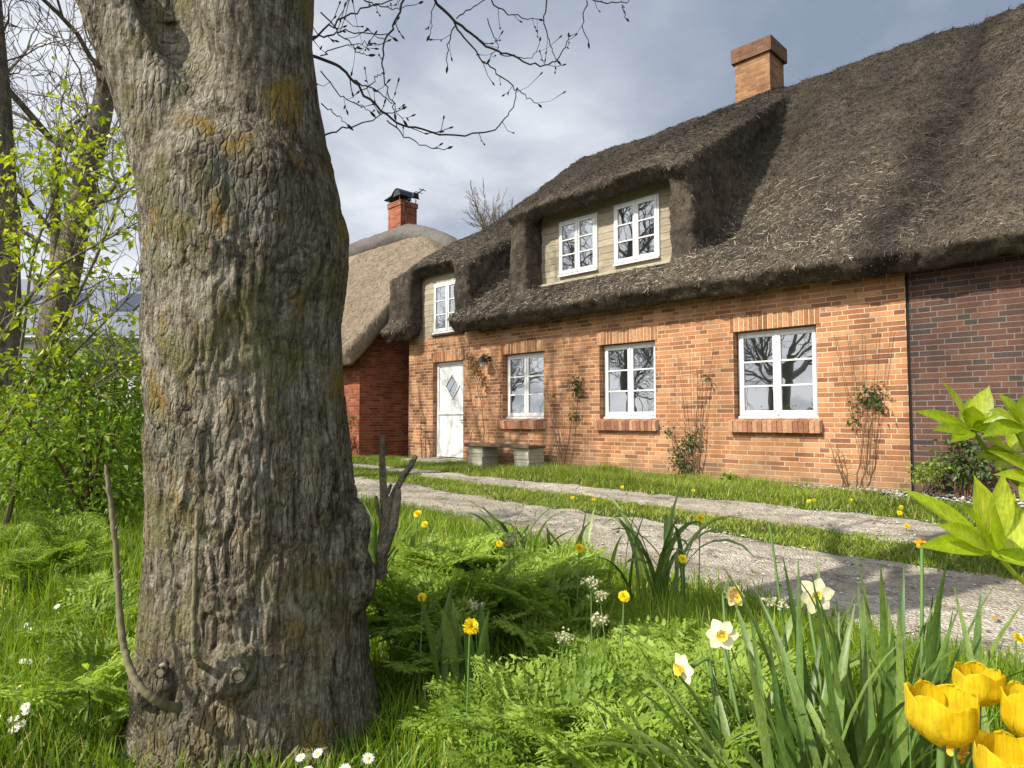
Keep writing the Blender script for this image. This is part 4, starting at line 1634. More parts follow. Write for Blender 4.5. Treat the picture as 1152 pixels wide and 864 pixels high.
# bent suckers and the cut-back forked shoot at the foot
rs_n = np.random.default_rng(88)
for pts, r0, r1 in (([(119, 522, 1.50), (124, 560, 1.50), (130, 610, 1.49), (133, 660, 1.48), (136, 710, 1.46), (143, 748, 1.44), (158, 775, 1.42), (178, 790, 1.43), (200, 797, 1.48)], .0050, .0095), ([(222, 572, 1.47), (221, 610, 1.462), (219, 660, 1.455), (217, 705, 1.445), (218, 735, 1.44), (225, 748, 1.45), (238, 754, 1.49)], .0046, .0068)):
    m = MB()
    P = np.array([P_d(*q) for q in pts])
    k = np.linspace(0, len(P) - 1, 26)
    Q = np.stack([np.interp(k, np.arange(len(P)), P[:, j]) for j in range(3)], 1)
    Q[1:-1] = (Q[:-2] + Q[1:-1] * 2 + Q[2:]) / 4
    Q[1:-1] = (Q[:-2] + Q[1:-1] * 2 + Q[2:]) / 4
    rr = np.linspace(r0, r1, 26) * (1 + .07 * np.sin(k * 5))
    kk = np.linspace(0, len(Q) - 1, 90)
    Q2 = np.stack([np.interp(kk, np.arange(len(Q)), Q[:, j]) for j in range(3)], 1) + rs_n.normal(size=(90, 3)) * .0007
    r2 = np.interp(kk, np.arange(len(Q)), rr) * (1 + .05 * vnoise(np.stack([kk * 2.3, kk * 0, kk * 0], 1), 3))
    for i_ in range(8, 80, 11):
        r2[i_] *= 1.22
    r2[:6] *= np.linspace(.55, 1, 6)
    m.tube(Q2, r2, 10)
    for i_ in range(8, 78, 11):
        d_ = unit(np.cross(Q2[i_ + 1] - Q2[i_], rs_n.normal(size=3)))
        q_ = Q2[i_] + d_ * r2[i_] * .8
        m.tube([q_, q_ + d_ * .004 + np.array([0, 0, .003]), q_ + d_ * .006 + np.array([0, 0, .009])], [.0030, .0026, .0004], 6)
    m.build('sucker_shoot', MT['shoot'], bt, smooth=True)
m = MB()
def px3(L): return [P_d(*q) for q in L]
m.tube(px3([(428, 650, 1.80), (431, 610, 1.80), (434, 575, 1.80), (431, 545, 1.80), (430, 515, 1.80), (430, 490, 1.80)]), [.017, .015, .0135, .0098, .0080, .0070], 10)
m.tube(px3([(433, 590, 1.80), (438, 567, 1.79), (447, 548, 1.78), (455, 534, 1.77), (462, 524, 1.765), (468, 513, 1.76)]), [.012, .0105, .009, .0082, .0075, .006], 10)
m.tube(px3([(430, 620, 1.76), (442, 590, 1.75), (447, 560, 1.75), (448, 550, 1.75)]), [.018, .014, .011, .007], 8)
m.tube(px3([(436, 555, 1.79), (440, 545, 1.78)]), [.006, .004], 6)
m.tube(px3([(431, 590, 1.79), (424, 570, 1.78), (423, 558, 1.78)]), [.008, .006, .004], 6)
m.build('cut_shoot', MT['graybark'], bt, smooth=True)

# boughs above the frame and the twigs that hang into the sky
m = MB()
rs = np.random.default_rng(5)
tips = []
o1 = P_d(325, -520, zr + .18)
o2 = P_d(-112, -440, zl - .18)
for k, (o, d, L, r) in enumerate(((o1, (.2, .5, 1), 2.2, .13), (o1 + np.array([0, 0, -.15]), (.9, .6, .9), 2.0, .10), (o2, (-.6, -.5, 1.8), 2.3, .11), (o2, (-.2, .1, 1.9), 1.9, .09))):
    grow(m, o, d, L, r, 0, 4, rs, .22, .16, (2, 4), (.4, .9), (.6, .8), None, 0, .003)
bough = P_d(300, -330, 2.0)
Bp = np.array([bough, P_d(420, -260, 2.35), P_d(540, -200, 2.7), P_d(680, -170, 3.0), P_d(860, -150, 3.2), P_d(1020, -180, 3.4)])
m.tube(Bp, [.06, .052, .045, .036, .026, .012], 8)


def crop(pts, z0, z1):
    out = []
    for i, (a, b) in enumerate(pts):
        t = i / max(1, len(pts) - 1)
        out.append(P_d(340 + a / 2.88, b / 2.88, z0 + (z1 - z0) * t))
    return out


def smoothline(P, n):
    P = np.array(P)
    k = np.linspace(0, len(P) - 1, n)
    Q = np.stack([np.interp(k, np.arange(len(P)), P[:, j]) for j in range(3)], 1)
    for _ in range(3):
        Q[1:-1] = (Q[:-2] + 2 * Q[1:-1] + Q[2:]) / 4
    return Q


def bud(m, p, d, s=.011):
    d = unit(d)
    m.tube([p - d * s * .4, p + d * s * .3, p + d * s, p + d * s * 1.8], [s * .2, s * .42, s * .36, s * .03], 5)


def twig(m, pts, r0, r1, side=.5, n=None):
    Q = smoothline(pts, n or max(8, 4 * len(pts)))
    k = len(Q)
    rr = np.linspace(r0, r1, k)
    kink = rs.normal(size=(k, 3)) * .004
    kink[0] = 0
    Q = Q + kink
    rr = rr * .64
    side *= .6
    m.tube(Q, rr, 6)
    bud(m, Q[-1], Q[-1] - Q[-2], .013)
    for i in range(2, k - 1):
        if rs.random() < side:
            d = unit(Q[i + 1] - Q[i])
            nd = unit(d * .6 + unit(np.cross(d, rs.normal(size=3))) * .9 + np.array([0, 0, -.05]))
            L = rs.uniform(.03, .13)
            q = [Q[i], Q[i] + nd * L * .5, Q[i] + nd * L + np.array([0, 0, L * .25])]
            m.tube(q, [rr[i] * .5, rr[i] * .42, .0016], 5, cap=False)
            bud(m, q[2], q[2] - q[1], .009)
            if rs.random() < .4:
                bud(m, q[1], nd + rs.normal(size=3) * .6, .008)
    return Q


# main low twig system: from behind the trunk
twig(m, [P_d(310, 50, 2.1)] + crop([(42, 188), (110, 210), (170, 260), (220, 330), (290, 385), (350, 412), (440, 440), (550, 443), (620, 425), (660, 390), (685, 340), (695, 290)], 2.15, 2.9), .0085, .003, .35, 44)
twig(m, [P_d(460, -230, 2.45), P_d(470, -100, 2.5)] + crop([(335, 0), (300, 70), (265, 130), (258, 200), (262, 260), (290, 320), (300, 370)], 2.6, 2.55), .0085, .0028, .4, 36)
twig(m, [P_d(430, -250, 2.4), P_d(470, -70, 2.55)] + crop([(420, 0), (490, 65), (560, 120), (620, 165), (690, 185), (760, 215), (820, 205), (850, 160), (865, 120)], 2.6, 3.0), .0105, .003, .4, 40)
twig(m, crop([(490, 65), (530, 130), (590, 200), (640, 245), (690, 285), (735, 320), (770, 340)], 2.66, 2.9), .006, .0025, .35)
twig(m, [P_d(560, -195, 2.75)] + crop([(600, 0), (650, 40), (720, 60), (770, 65)], 2.8, 3.0), .006, .0025, .5)
twig(m, [P_d(640, -180, 2.9)] + crop([(790, 0), (785, 80), (805, 150), (825, 200)], 2.95, 3.0), .006, .0025, .4)
twig(m, [P_d(620, -185, 2.9), P_d(640, -60, 2.95)] + crop([(920, 0), (1010, 15), (1080, -5)], 3.0, 3.1), .006, .003, .5)
twig(m, crop([(922, 2), (905, 80), (930, 140)], 3.0, 3.05), .0045, .0025, .3)
twig(m, crop([(1035, 15), (1040, 40), (1055, 65)], 3.0, 3.05), .004, .0025, .2)
twig(m, [P_d(330, 158, 2.1)] + crop([(80, 440), (150, 410), (230, 385), (330, 350)], 2.15, 2.4), .005, .0025, .3)
twig(m, [P_d(330, 46, 2.1)] + crop([(45, 130), (100, 105), (170, 100), (300, 120)], 2.15, 2.5), .006, .0025, .6)
twig(m, [P_d(330, 48, 2.2)] + crop([(45, 115), (130, 60), (220, 20), (330, -10)], 2.25, 2.5), .0065, .003, .6)
twig(m, crop([(60, 40), (140, 120), (180, 170), (220, 180)], 2.3, 2.4), .004, .002, .6)
twig(m, crop([(275, 390), (330, 440), (400, 480), (470, 480)], 2.42, 2.6), .004, .0025, .3)
twig(m, crop([(170, 260), (200, 300), (240, 245), (258, 235)], 2.3, 2.55), .0035, .002, .3)
twig(m, crop([(495, 85), (465, 150), (470, 225)], 2.67, 2.7), .004, .0025, .3)
twig(m, crop([(430, 10), (415, 70), (415, 120)], 2.62, 2.66), .0035, .002, .2)
twig(m, crop([(500, 60), (560, 20), (620, -20)], 2.67, 2.8), .004, .003, .4)
twig(m, crop([(600, 60), (615, 110), (640, 150), (600, 200)], 2.75, 2.8), .0035, .002, .9)
twig(m, crop([(60, 230), (110, 300), (170, 330), (230, 365)], 2.25, 2.35), .0035, .002, .6)
twig(m, crop([(62, 335), (110, 370), (150, 405)], 2.2, 2.25), .0035, .002, .0)
twig(m, crop([(640, 175), (700, 185), (750, 190), (770, 130)], 2.85, 2.95), .0035, .002, .4)
twig(m, crop([(170, 265), (230, 285), (290, 330), (330, 395)], 2.3, 2.5), .004, .002, .3)
twig(m, crop([(60, 180), (90, 160), (180, 140), (220, 145)], 2.3, 2.5), .0035, .002, .6)
twig(m, crop([(200, 0), (240, 20), (300, 30), (380, 10)], 2.4, 2.6), .004, .002, .6)
m.build('crown', MT['twig'], bt)

# ================================================================== BARE TREES
def bare(name, label, X, Z, h, r, seed, levels=5, lean=(0, 0, 1), L2=.42, group=None, mat='graybark', kids=(3, 5), rmin=.005, limbs=5, ang=(.35, .85), up=.06, thin=1.0):
    x, y = cam2w(X, Z)
    rs = np.random.default_rng(seed)
    t = thing(name, label, 'tree', (x, y, 0), group)
    mt, mc = MB(), MB()
    n = 8
    P = [np.array([x, y, -.05])]
    d = unit(lean)
    for i in range(n):
        d = unit(d + rs.normal(size=3) * .028 + np.array([0, 0, .02]))
        P.append(P[-1] + d * h / n)
    rr = r * np.linspace(1.15, .62, n + 1)
    rr[0] *= 1.35
    mt.tube(P, rr, 14)
    mt.build('trunk', MT[mat], t, smooth=True)
    for k in range(limbs):
        q = 1.0 if k < 2 else rs.uniform(.55, .98)
        i = min(int(q * n), n - 1)
        f = q * n - i
        p = P[i] * (1 - f) + P[i + 1] * f
        a = k / limbs * 6.28 + rs.random()
        el = rs.uniform(.5, 1.2)
        dd = np.array([math.cos(a) * math.cos(el), math.sin(a) * math.cos(el), math.sin(el)])
        grow(mc, p, dd, h * L2 * rs.uniform(.8, 1.15), rr[i] * rs.uniform(.42, .68) * thin, 0, levels, rs, up, .20, kids, ang, (.52, .76), None, 0, rmin, (8, 6, 4, 3, 3, 3))
    mc.build('crown', MT[mat if mat != 'graybark' else 'graybark'], t)
    return t


bare('bare_tree', 'bare grey tree with a straight thick trunk at the left edge', -6.04, 8.0, 6.4, .21, 101, 4, (0, 0, 1), .30, None, 'graybark', (3, 4), .005, 7, (.35, .9), .08, .6)
bare('bare_tree', 'bare forked tree standing between the left edge and the old trunk', -6.42, 9.0, 6.0, .20, 102, 4, (.02, .02, 1), .32, None, 'graybark', (3, 4), .005, 7, (.35, .9), .08, .6)
bare('bare_tree', 'distant bare treetop showing above the cottage roof', -.1, 31, 6.6, .2, 103, 4, (0, 0, 1), .36, None, 'graybark', (4, 5), .012, 7, (.2, .6), .16)
bare('bare_tree', 'slender bare tree between two thicker bare trunks at the left', -7.3, 10.5, 5.2, .10, 110, 4, (.02, .02, 1), .34, None, 'graybark', (3, 4), .005, 7, (.35, .9), .08, .8)
for (wx_, wy_, h_, r_, sd_, lb_) in ((-8.9, -3.2, 2.3, .11, 104, 'bare low forked tree behind the viewer seen mirrored in the right window'),
                                  (-13.6, -2.4, 2.2, .10, 105, 'bare low forked tree behind the viewer seen mirrored in the middle window'),
                                  (-19.5, -1.5, 2.4, .12, 107, 'bare low forked tree behind the viewer seen mirrored in the left window'),
                                  (-11.0, -9.0, 3.2, .22, 108, 'tall bare tree far behind the viewer seen mirrored in the window panes')):
    bare('bare_tree', lb_, S2 * (wx_ + wy_), S2 * (wy_ - wx_), h_, r_, sd_, 4, (0, 0, 1), .95, None, 'graybark', (3, 5), .006, 7, (.35, .95), .07)
bare('bare_tree', 'distant bare tree behind the white house', -17, 34, 5, .25, 106, 4, (0, 0, 1), .42, None, 'graybark', (3, 4), .01)

# ================================================================== LEAFY BUSHES ON THE LEFT
def bush(name, label, X, Z, w, h, seed, nclump, per, lsize, mat, stems=9, cat='bush', zc=.55, low=.0, flat=1.0, stemmat='brownstem', spread=.075, group=None):
    x, y = cam2w(X, Z)
    rs = np.random.default_rng(seed)
    t = thing(name, label, cat, (x, y, 0), group)
    sm, lm = MB(), MB()
    C = []
    while len(C) < nclump:
        q = rs.uniform(-1, 1, 3)
        rr = np.linalg.norm(q)
        if rr > 1 or rr < .35 * rs.random() + .25:
            continue
        p = np.array([x + q[0] * w * .5, y + q[1] * w * .5 * flat, h * (zc + q[2] * (1 - zc))])
        if p[2] < low:
            continue
        nz = vnoise(p[None] * 2.2, seed)[0]
        if nz < -.18:
            continue
        C.append(p)
    C = np.array(C)
    base = np.array([x, y, 0])
    SP = []
    for k in range(stems):
        tgt = C[rs.integers(len(C))]
        b = base + np.array([rs.normal() * .012 * w, rs.normal() * .012 * w, 0])
        mid = b * .5 + tgt * .5 + np.array([0, 0, .12 * h]) + rs.normal(size=3) * .05 * h
        Q = smoothline([b, mid, tgt], 10)
        SP.append(Q[3:])
        sm.tube(Q, np.linspace(.016, .004, 10) * (h / 1.6), 6, 0, None, cap=False)
    SP = np.concatenate(SP)
    for c in C[::2]:
        k = SP[np.argmin(np.linalg.norm(SP - c, axis=1) + rs.random(len(SP)) * .05)]
        sm.tube([k, (k + c) / 2 + rs.normal(size=3) * .02, c], [.004, .003, .002], 4, 0, None, cap=False)
    n = nclump * per
    ci = np.repeat(np.arange(nclump), per)
    off = rs.normal(size=(n, 3)) * spread * np.array([1, 1, .75])
    P = C[ci] + off
    D = off * 6 + rs.normal(size=(n, 3)) * .5 + np.array([0, 0, .15])
    L = lsize * (.6 + .8 * rs.random(n))
    rn = np.clip(.5 + .35 * (rs.random(nclump)[ci] - .5) + rs.normal(size=n) * .2, 0, 1)
    lm.quads(leafquads(P, D, L, L * .30, rs, .25), 0, rn)
    sm.build('stems', MT[stemmat], t)
    lm.build('foliage', MT[mat], t)
    return t


bush('leafy_bush', 'dense dark green leafy bush right behind the trunk on the left', -2.92, 4.7, 1.25, 1.42, 201, 170, 50, .042, 'shrubleaf', 16, zc=.55, low=.10, spread=.10)
bush('leafy_bush', 'loose light green bush at the left edge of the picture', -4.6, 5.8, 1.8, 1.05, 202, 150, 50, .042, 'freshleaf', 14, zc=.58, spread=.11)
bush('leafy_bush', 'rounded green bush in front of the white house', -7.2, 12.5, 3.4, 1.15, 203, 240, 45, .06, 'shrubleaf', 8, zc=.48, spread=.14)
bush('leafy_bush', 'long green bush farther back left of the white house', -11.8, 15.0, 4.6, 1.7, 204, 320, 46, .075, 'shrubleaf', 8, zc=.48, spread=.17)
bush('leafy_bush', 'low green shrub behind the trunk beside the track', -5.2, 15.5, 3.0, 1.5, 206, 200, 34, .09, 'shrubleaf', 8, zc=.48, spread=.14)

# young tree with fresh yellow-green leaves: long arching stems from the left
x, y = cam2w(-3.55, 4.5)
yt = thing('young_tree', 'slender young tree with sparse fresh yellow green leaves in front of the bare trunks', 'tree', (x, y, 0))
sm, lm = MB(), MB()
rs = np.random.default_rng(33)
ends = []
for pts, r in (([(-25, 640, 4.5), (-20, 520, 4.45), (10, 470, 4.4), (50, 400, 4.3), (90, 330, 4.2), (130, 240, 4.2), (150, 180, 4.2)], .022),
               ([(5, 600, 4.6), (20, 530, 4.55), (30, 480, 4.5), (60, 420, 4.4), (110, 370, 4.3), (150, 330, 4.2)], .02),
               ([(-25, 640, 4.5), (-40, 480, 4.4), (-15, 410, 4.3), (20, 350, 4.3), (60, 300, 4.2), (110, 275, 4.2), (155, 250, 4.2)], .022),
               ([(-25, 640, 4.5), (-50, 400, 4.5), (-30, 300, 4.5), (0, 250, 4.5), (40, 215, 4.4)], .018),
               ([(25, 500, 4.5), (55, 465, 4.4), (95, 440, 4.3), (140, 410, 4.2)], .012),
               ([(20, 420, 4.4), (30, 350, 4.4), (35, 290, 4.4), (70, 200, 4.4), (95, 170, 4.4)], .011)):
    Q = smoothline([P_d(*q) for q in pts], 22)
    rr = np.linspace(r, .004, 22)
    sm.tube(Q, rr, 7)
    for i in range(6, 22):
        for _ in range(2 if i > 9 else 1):
            d = unit(unit(Q[i] - Q[i - 1]) * .7 + rs.normal(size=3) * .55 + np.array([0, 0, .1]))
            grow(sm, Q[i], d, rs.uniform(.18, .42), max(rr[i] * .45, .003), 3, 4, rs, .06, .2, (2, 3), (.4, .9), (.5, .8), ends, 0, .0018, (4, 4, 4, 4, 3))
E = [e for e in ends]
pick = [e for e in E if rs.random() < (.40 if e[0][2] > 1.75 else .22)]
P, D = [], []
for p, d, l in pick:
    nz = vnoise(np.array([p]) * 2.6, 77)[0]
    for _ in range(int(1 + 6 * max(0, .35 + nz))):
        o = rs.normal(size=3) * .028
        P.append(p + o)
        D.append(d * .6 + o * 25 + rs.normal(size=3) * .4)
P, D = np.array(P), np.array(D)
L = .052 * (.6 + .8 * rs.random(len(P)))
lm.quads(leafquads(P, D, L, L * .36, rs, .3), 0)
sm.build('stems', MT['shoot'], yt)
lm.build('foliage', MT['freshleaf'], yt)

# ================================================================== CLIMBERS ON THE FRONT WALL
def wallpt(px, py, off=.06):
    return P_y(px, py, YW - off)


def climber(name, label, stems, tufts, seed, leaf='darkleaf', r=.009, lsize=.05, cat='climbing plant', stemmat='brownstem', twigs=.25):
    rs = np.random.default_rng(seed)
    b = wallpt(*stems[0][0][:2])
    t = thing(name, label, cat, (b[0], YW - .08, 0))
    sm, lm = MB(), MB()
    for st in stems:
        Q = smoothline([wallpt(*q) for q in st], 5 * len(st))
        Q[0, 2] = min(Q[0, 2], 0.0) if st is stems[0] or Q[0, 2] < .15 else Q[0, 2]
        rr = np.linspace(r, r * .35, len(Q))
        sm.tube(Q + rs.normal(size=Q.shape) * .006, rr, 6)
        for i in range(2, len(Q)):
            if rs.random() < twigs:
                d = np.array([rs.normal() * .7, -.15 * rs.random(), .6 * rs.random() + .1])
                q = Q[i] + unit(d) * rs.uniform(.05, .2)
                sm.tube([Q[i], (Q[i] + q) / 2 + rs.normal(size=3) * .01, q], [r * .4, r * .35, .0018], 4, cap=False)
    for px, py, rad, n in tufts:
        c = wallpt(px, py, .09)
        rr = rad / FPX * 10.5
        off = rs.normal(size=(n, 3)) * rr * .5 * np.array([1, .5, 1])
        P = c + off
        P[:, 1] = np.minimum(P[:, 1], YW - .012)
        L = lsize * (.6 + .8 * rs.random(n))
        lm.quads(leafquads(P, off * 4 + rs.normal(size=(n, 3)) * .6, L, L * .32, rs, .3), 0)
        for _ in range(max(2, n // 14)):
            e = c + rs.normal(size=3) * rr * .6 * np.array([1, .4, 1])
            sm.tube([c, e], [.003, .0015], 4, cap=False)
    sm.build('stems', MT[stemmat], t)
    if tufts:
        lm.build('foliage', MT[leaf], t)
    return t


climber('climbing_rose', 'leggy climbing rose with small leaf tufts on the wire trellis by the brick joint',
        [[(962, 558, .1), (968, 520, .1), (973, 480, .09), (978, 455, .08), (982, 430, .08)], [(962, 558, .1), (978, 520, .1), (981, 485, .09), (984, 450, .08)], [(958, 556, .1), (948, 535, .12), (938, 515, .12)], [(955, 556, .1), (942, 525, .12), (934, 500, .12)], [(950, 552, .1), (946, 520, .1), (941, 500, .1)]],
        [(981, 447, 12, 60), (985, 455, 10, 40), (958, 470, 6, 22), (968, 446, 7, 20), (984, 438, 8, 20)], 301)
climber('climbing_rose', 'bushy climbing rose with green leaves at its foot between the two right windows',
        [[(779, 540, .1), (782, 500, .1), (784, 460, .08), (786, 430, .08), (784, 415, .08)], [(777, 540, .1), (772, 500, .1), (770, 470, .08), (768, 445, .08)], [(782, 540, .1), (789, 500, .1), (791, 470, .08), (796, 425, .08)], [(776, 540, .1), (762, 505, .1), (752, 480, .08)]],
        [(767, 512, 14, 130), (765, 520, 12, 90), (783, 490, 9, 60), (752, 484, 6, 18), (776, 535, 10, 50), (771, 498, 8, 40), (796, 425, 4, 8)], 302)
climber('climbing_rose', 'thin climbing rose with two dark leaf tufts between the left and middle windows',
        [[(634, 530, .1), (630, 500, .1), (625, 470, .08), (617, 435, .08)], [(633, 530, .1), (640, 495, .1), (644, 470, .08), (648, 435, .06)], [(632, 530, .1), (628, 512, .12), (625, 500, .12)], [(634, 528, .1), (622, 480, .1), (616, 440, .1)]],
        [(648, 432, 9, 80), (649, 440, 7, 50), (645, 468, 7, 45), (621, 448, 4, 8)], 303)
climber('dried_climber', 'dried climber with pale papery flower heads beside the front door',
        [[(541, 524, .1), (545, 490, .1), (543, 465, .08), (540, 440, .06), (534, 415, .06)], [(525, 522, .1), (528, 500, .1), (532, 482, .08), (543, 486, .06)], [(540, 450, .06), (536, 430, .08), (528, 415, .1)]],
        [(531, 408, 9, 70), (527, 402, 8, 55), (536, 416, 8, 60), (541, 424, 7, 45), (543, 434, 5, 25), (546, 402, 6, 24)], 304, 'dryleaf', .010, .055, 'climbing plant', 'brownstem', .3)
climber('dried_climber', 'dry leafless stems against the wall left of the front door',
        [[(475, 518, .1), (474, 500, .1), (473, 480, .08), (475, 465, .08)], [(478, 518, .1), (479, 500, .1), (478, 482, .08)]], [(474, 482, 4, 8), (478, 490, 4, 8)], 305, 'dryleaf', .012)


def trellis(label, rods, bars, seed):
    b = wallpt(*rods[0][0])
    t = MB()
    for (a, c) in rods:
        t.tube([wallpt(*a, .05), wallpt(*c, .05)], .0032, 5)
    for (a, c) in bars:
        t.tube([wallpt(*a, .046), wallpt(*c, .046)], .0028, 5)
    return tag(t.build('trellis', MT['brownstem'], loc=(b[0], YW, max(0, b[2]))), label, 'trellis')


trellis('thin fan shaped wire trellis on the wall between the right window and the brick joint', [((972, 536), (938, 376)), ((974, 534), (953, 376)), ((976, 534), (970, 374)), ((978, 534), (987, 372)), ((980, 536), (1003, 371))], [((944, 404), (999, 398)), ((955, 450), (991, 446)), ((964, 497), (984, 496))], 1)
trellis('thin wire trellis on the wall between the middle and the right windows', [((778, 520), (762, 398)), ((780, 520), (776, 396)), ((782, 520), (790, 394)), ((784, 520), (803, 392))], [((765, 420), (800, 415)), ((770, 455), (794, 452)), ((774, 490), (788, 489))], 2)
trellis('thin wire trellis on the wall between the left and the middle windows', [((636, 512), (630, 440)), ((641, 512), (640, 420)), ((646, 512), (652, 416))], [((631, 450), (650, 447)), ((633, 480), (648, 479))], 3)

# shrub by the dark wall
def flatshrub(name, label, spots, seed, leaf, lsize, cat):
    rs = np.random.default_rng(seed)
    b = P_y(*spots[0][:2], 8.3)
    t = thing(name, label, cat, (b[0], 8.3, 0))
    sm, lm = MB(), MB()
    for px, py, yy, rad, n in spots:
        c = P_y(px, py, yy)
        r = rad / FPX * 8
        off = rs.normal(size=(n, 3)) * r * .5 * np.array([1, .8, .8])
        P = c + off
        P[:, 1] = np.minimum(P[:, 1], 8.58)
        P[:, 2] = np.maximum(P[:, 2], .02)
        L = lsize * (.6 + .8 * rs.random(n))
        lm.quads(leafquads(P, off * 4 + rs.normal(size=(n, 3)) * .5, L, L * .34, rs, .3), 0)
        base = np.array([b[0] + (c[0] - b[0]) * .45, 8.36, 0])
        for _ in range(3):
            sm.tube(smoothline([base + rs.normal(size=3) * .03 * np.array([1, 1, 0]), (base + c) / 2 + rs.normal(size=3) * .05, c + rs.normal(size=3) * r * .3], 7), np.linspace(.008, .003, 7), 5, cap=False)
    sm.build('stems', MT['brownstem'], t)
    lm.build('foliage', MT[leaf], t)


flatshrub('small_shrub', 'small dark leaved shrub against the dark brick wall on the pebbles', [(1078, 520, 8.35, 20, 170), (1092, 505, 8.35, 20, 150), (1096, 525, 8.3, 18, 130), (1070, 535, 8.3, 16, 100), (1080, 492, 8.4, 12, 50)], 311, 'darkleaf', .055, 'shrub')
flatshrub('small_shrub', 'little bright leaved shrub at the brick joint next to the dark shrub', [(1046, 531, 8.3, 15, 120), (1034, 534, 8.3, 10, 60), (1056, 522, 8.3, 11, 50)], 312, 'fern', .045, 'shrub')
flatshrub('small_shrub', 'round green tuft at the foot of the wall below the right window', [(820, 541, 8.35, 9, 170), (822, 536, 8.35, 7, 70)], 313, 'fern', .05, 'shrub')

# ================================================================== FOREGROUND FLOWERS AND LEAVES
def gpt(px, Z, dz=0.0):
    X = (px - 576) / FPX * Z
    x, y = cam2w(X, Z)
    return np.array([x, y, float(gz(np.array(x), np.array(y))) + dz])


# cow parsley: four built plants, the rest copies of them
PARS = []
for k in range(4):
    rs = np.random.default_rng(400 + k)
    m = MB()
    for i in range(9):
        frond(m, (rs.normal() * .01, rs.normal() * .01, 0), i / 9 * 6.283 + rs.normal() * .3, rs.uniform(.8, 1.45), rs.uniform(.20, .33), rs, 0, 1, rs.uniform(.32, .5))
    PARS.append(m.mesh('cow_parsley', [MT['fern'], MT['stem']]))
LBL = 'feathery green cow parsley plant among the meadow grass'
rs = np.random.default_rng(44)
spots = []
for _ in range(420):
    px, Z = rs.uniform(425, 870), rs.uniform(1.15, 3.2)
    X = (px - 576) / FPX * Z
    py = 472 + .62 * FPX / Z
    a, b = (px - 690) / 135, (py - 785) / 100
    a2, b2 = (px - 535) / 105, (py - 660) / 48
    if (a * a + b * b < 1.0 or a2 * a2 + b2 * b2 < 1.0) and not (px < 560 and py > 735):
        spots.append((px, Z))
spots = spots[:46]
for px, Z in ((470, 2.5), (455, 2.3), (520, 2.4), (480, 2.1)):
    spots.append((px, Z))
for px, Z in ((60, 3.2), (100, 3.0), (80, 3.6), (30, 3.8), (110, 2.3), (110, 3.9), (125, 2.7), (100, 1.75)):
    spots.append((px, Z))
for i, (px, Z) in enumerate(spots):
    p = gpt(px, Z, -.01)
    o = bpy.data.objects.new('cow_parsley', PARS[i % 4])
    COL.objects.link(o)
    o.location = p
    o.rotation_euler = (rs.normal() * .12, rs.normal() * .12, rs.uniform(0, 6.28))
    o.scale = (rs.uniform(.65, 1.3),) * 3
    tag(o, LBL, 'wild plant', 'cow parsley plants in the meadow')


def clump(label, px, Z, n, L, W, seed, lean=(.05, .5), drop=(.1, .5), name='daffodil_leaves', mat='strap', azc=None, azs=3.14, rad=.05, cat='leaf clump'):
    rs = np.random.default_rng(seed)
    b = gpt(px, Z, -.01)
    m = MB()
    for k in range(n):
        az = rs.uniform(0, 6.28) if azc is None else azc + rs.normal() * azs
        strap(m, b + np.array([rs.normal() * rad, rs.normal() * rad, 0]), az, rs.uniform(*lean), rs.uniform(L[0], L[1]), W * rs.uniform(.7, 1.2), rs, 0, rs.random(), rs.uniform(*drop))
    return tag(m.build(name, MT[mat], loc=tuple(b), smooth=True), label, cat)


azR = math.radians(45)    # towards picture right
clump('large clump of tall grey green daffodil leaves below the palest daffodil', 935, 1.12, 62, (.34, .56), .0058, 501, (.02, .42), (0, .35), rad=.07)
clump('tall upright daffodil leaves around the dried orange flower stalk', 992, 1.2, 24, (.40, .58), .0060, 502, (.02, .2), (0, .15), rad=.05)
clump('daffodil leaves leaning left beside the white daffodil', 860, 1.18, 22, (.30, .46), .0056, 503, (.2, .7), (.1, .5), azc=azR + 3.14, azs=.7, rad=.04)
clump('dark strappy leaf clump at the track edge below the middle window', 742, 2.7, 34, (.34, .58), .0078, 504, (.04, .42), (.1, .9), rad=.06)
clump('dark strappy leaf clump at the track edge in front of the bench', 580, 3.3, 32, (.30, .55), .0078, 505, (.05, .6), (.1, 1.0), rad=.06)
clump('sparse dark leaf clump at the track edge between the two bigger clumps', 652, 2.9, 9, (.32, .52), .008, 506, (.05, .4), (.1, .8), rad=.06)
clump('pale green leaf clump behind the cut forked shoot', 418, 3.0, 26, (.36, .52), .011, 507, (.05, .5), (.1, .5), rad=.09)
clump('upright pale green leaves above the biggest dandelion', 517, 1.9, 10, (.26, .36), .011, 508, (.02, .25), (0, .2), rad=.05)
clump('grey green daffodil leaves under the lowest daffodil', 800, 1.25, 20, (.24, .36), .0055, 509, (.05, .5), (.05, .5), rad=.04)
clump('short daffodil leaves at the bottom edge left of the tulips', 960, .98, 34, (.24, .38), .0056, 510, (.05, .55), (.1, .5), rad=.06)
clump('thin grey green leaves at the track edge near the right side', 885, 1.75, 10, (.26, .4), .007, 511, (.05, .4), (.1, .7), rad=.06)


def headframe(face):
    f = unit(face)
    s = unit(np.cross((0, 0, 1), f))
    return f, s, np.cross(f, s)


def stemline(base, head, back, n=12, neck=.05):
    p1 = head - unit(back) * neck
    mid = base * .5 + p1 * .5 + np.array([0, 0, .03])
    P = smoothline([base, base * .75 + mid * .25 + (0, 0, 0), mid, p1 * .85 + mid * .15, p1 + np.array([0, 0, .012]), head - unit(back) * neck * .3, head], n * 2)
    return P


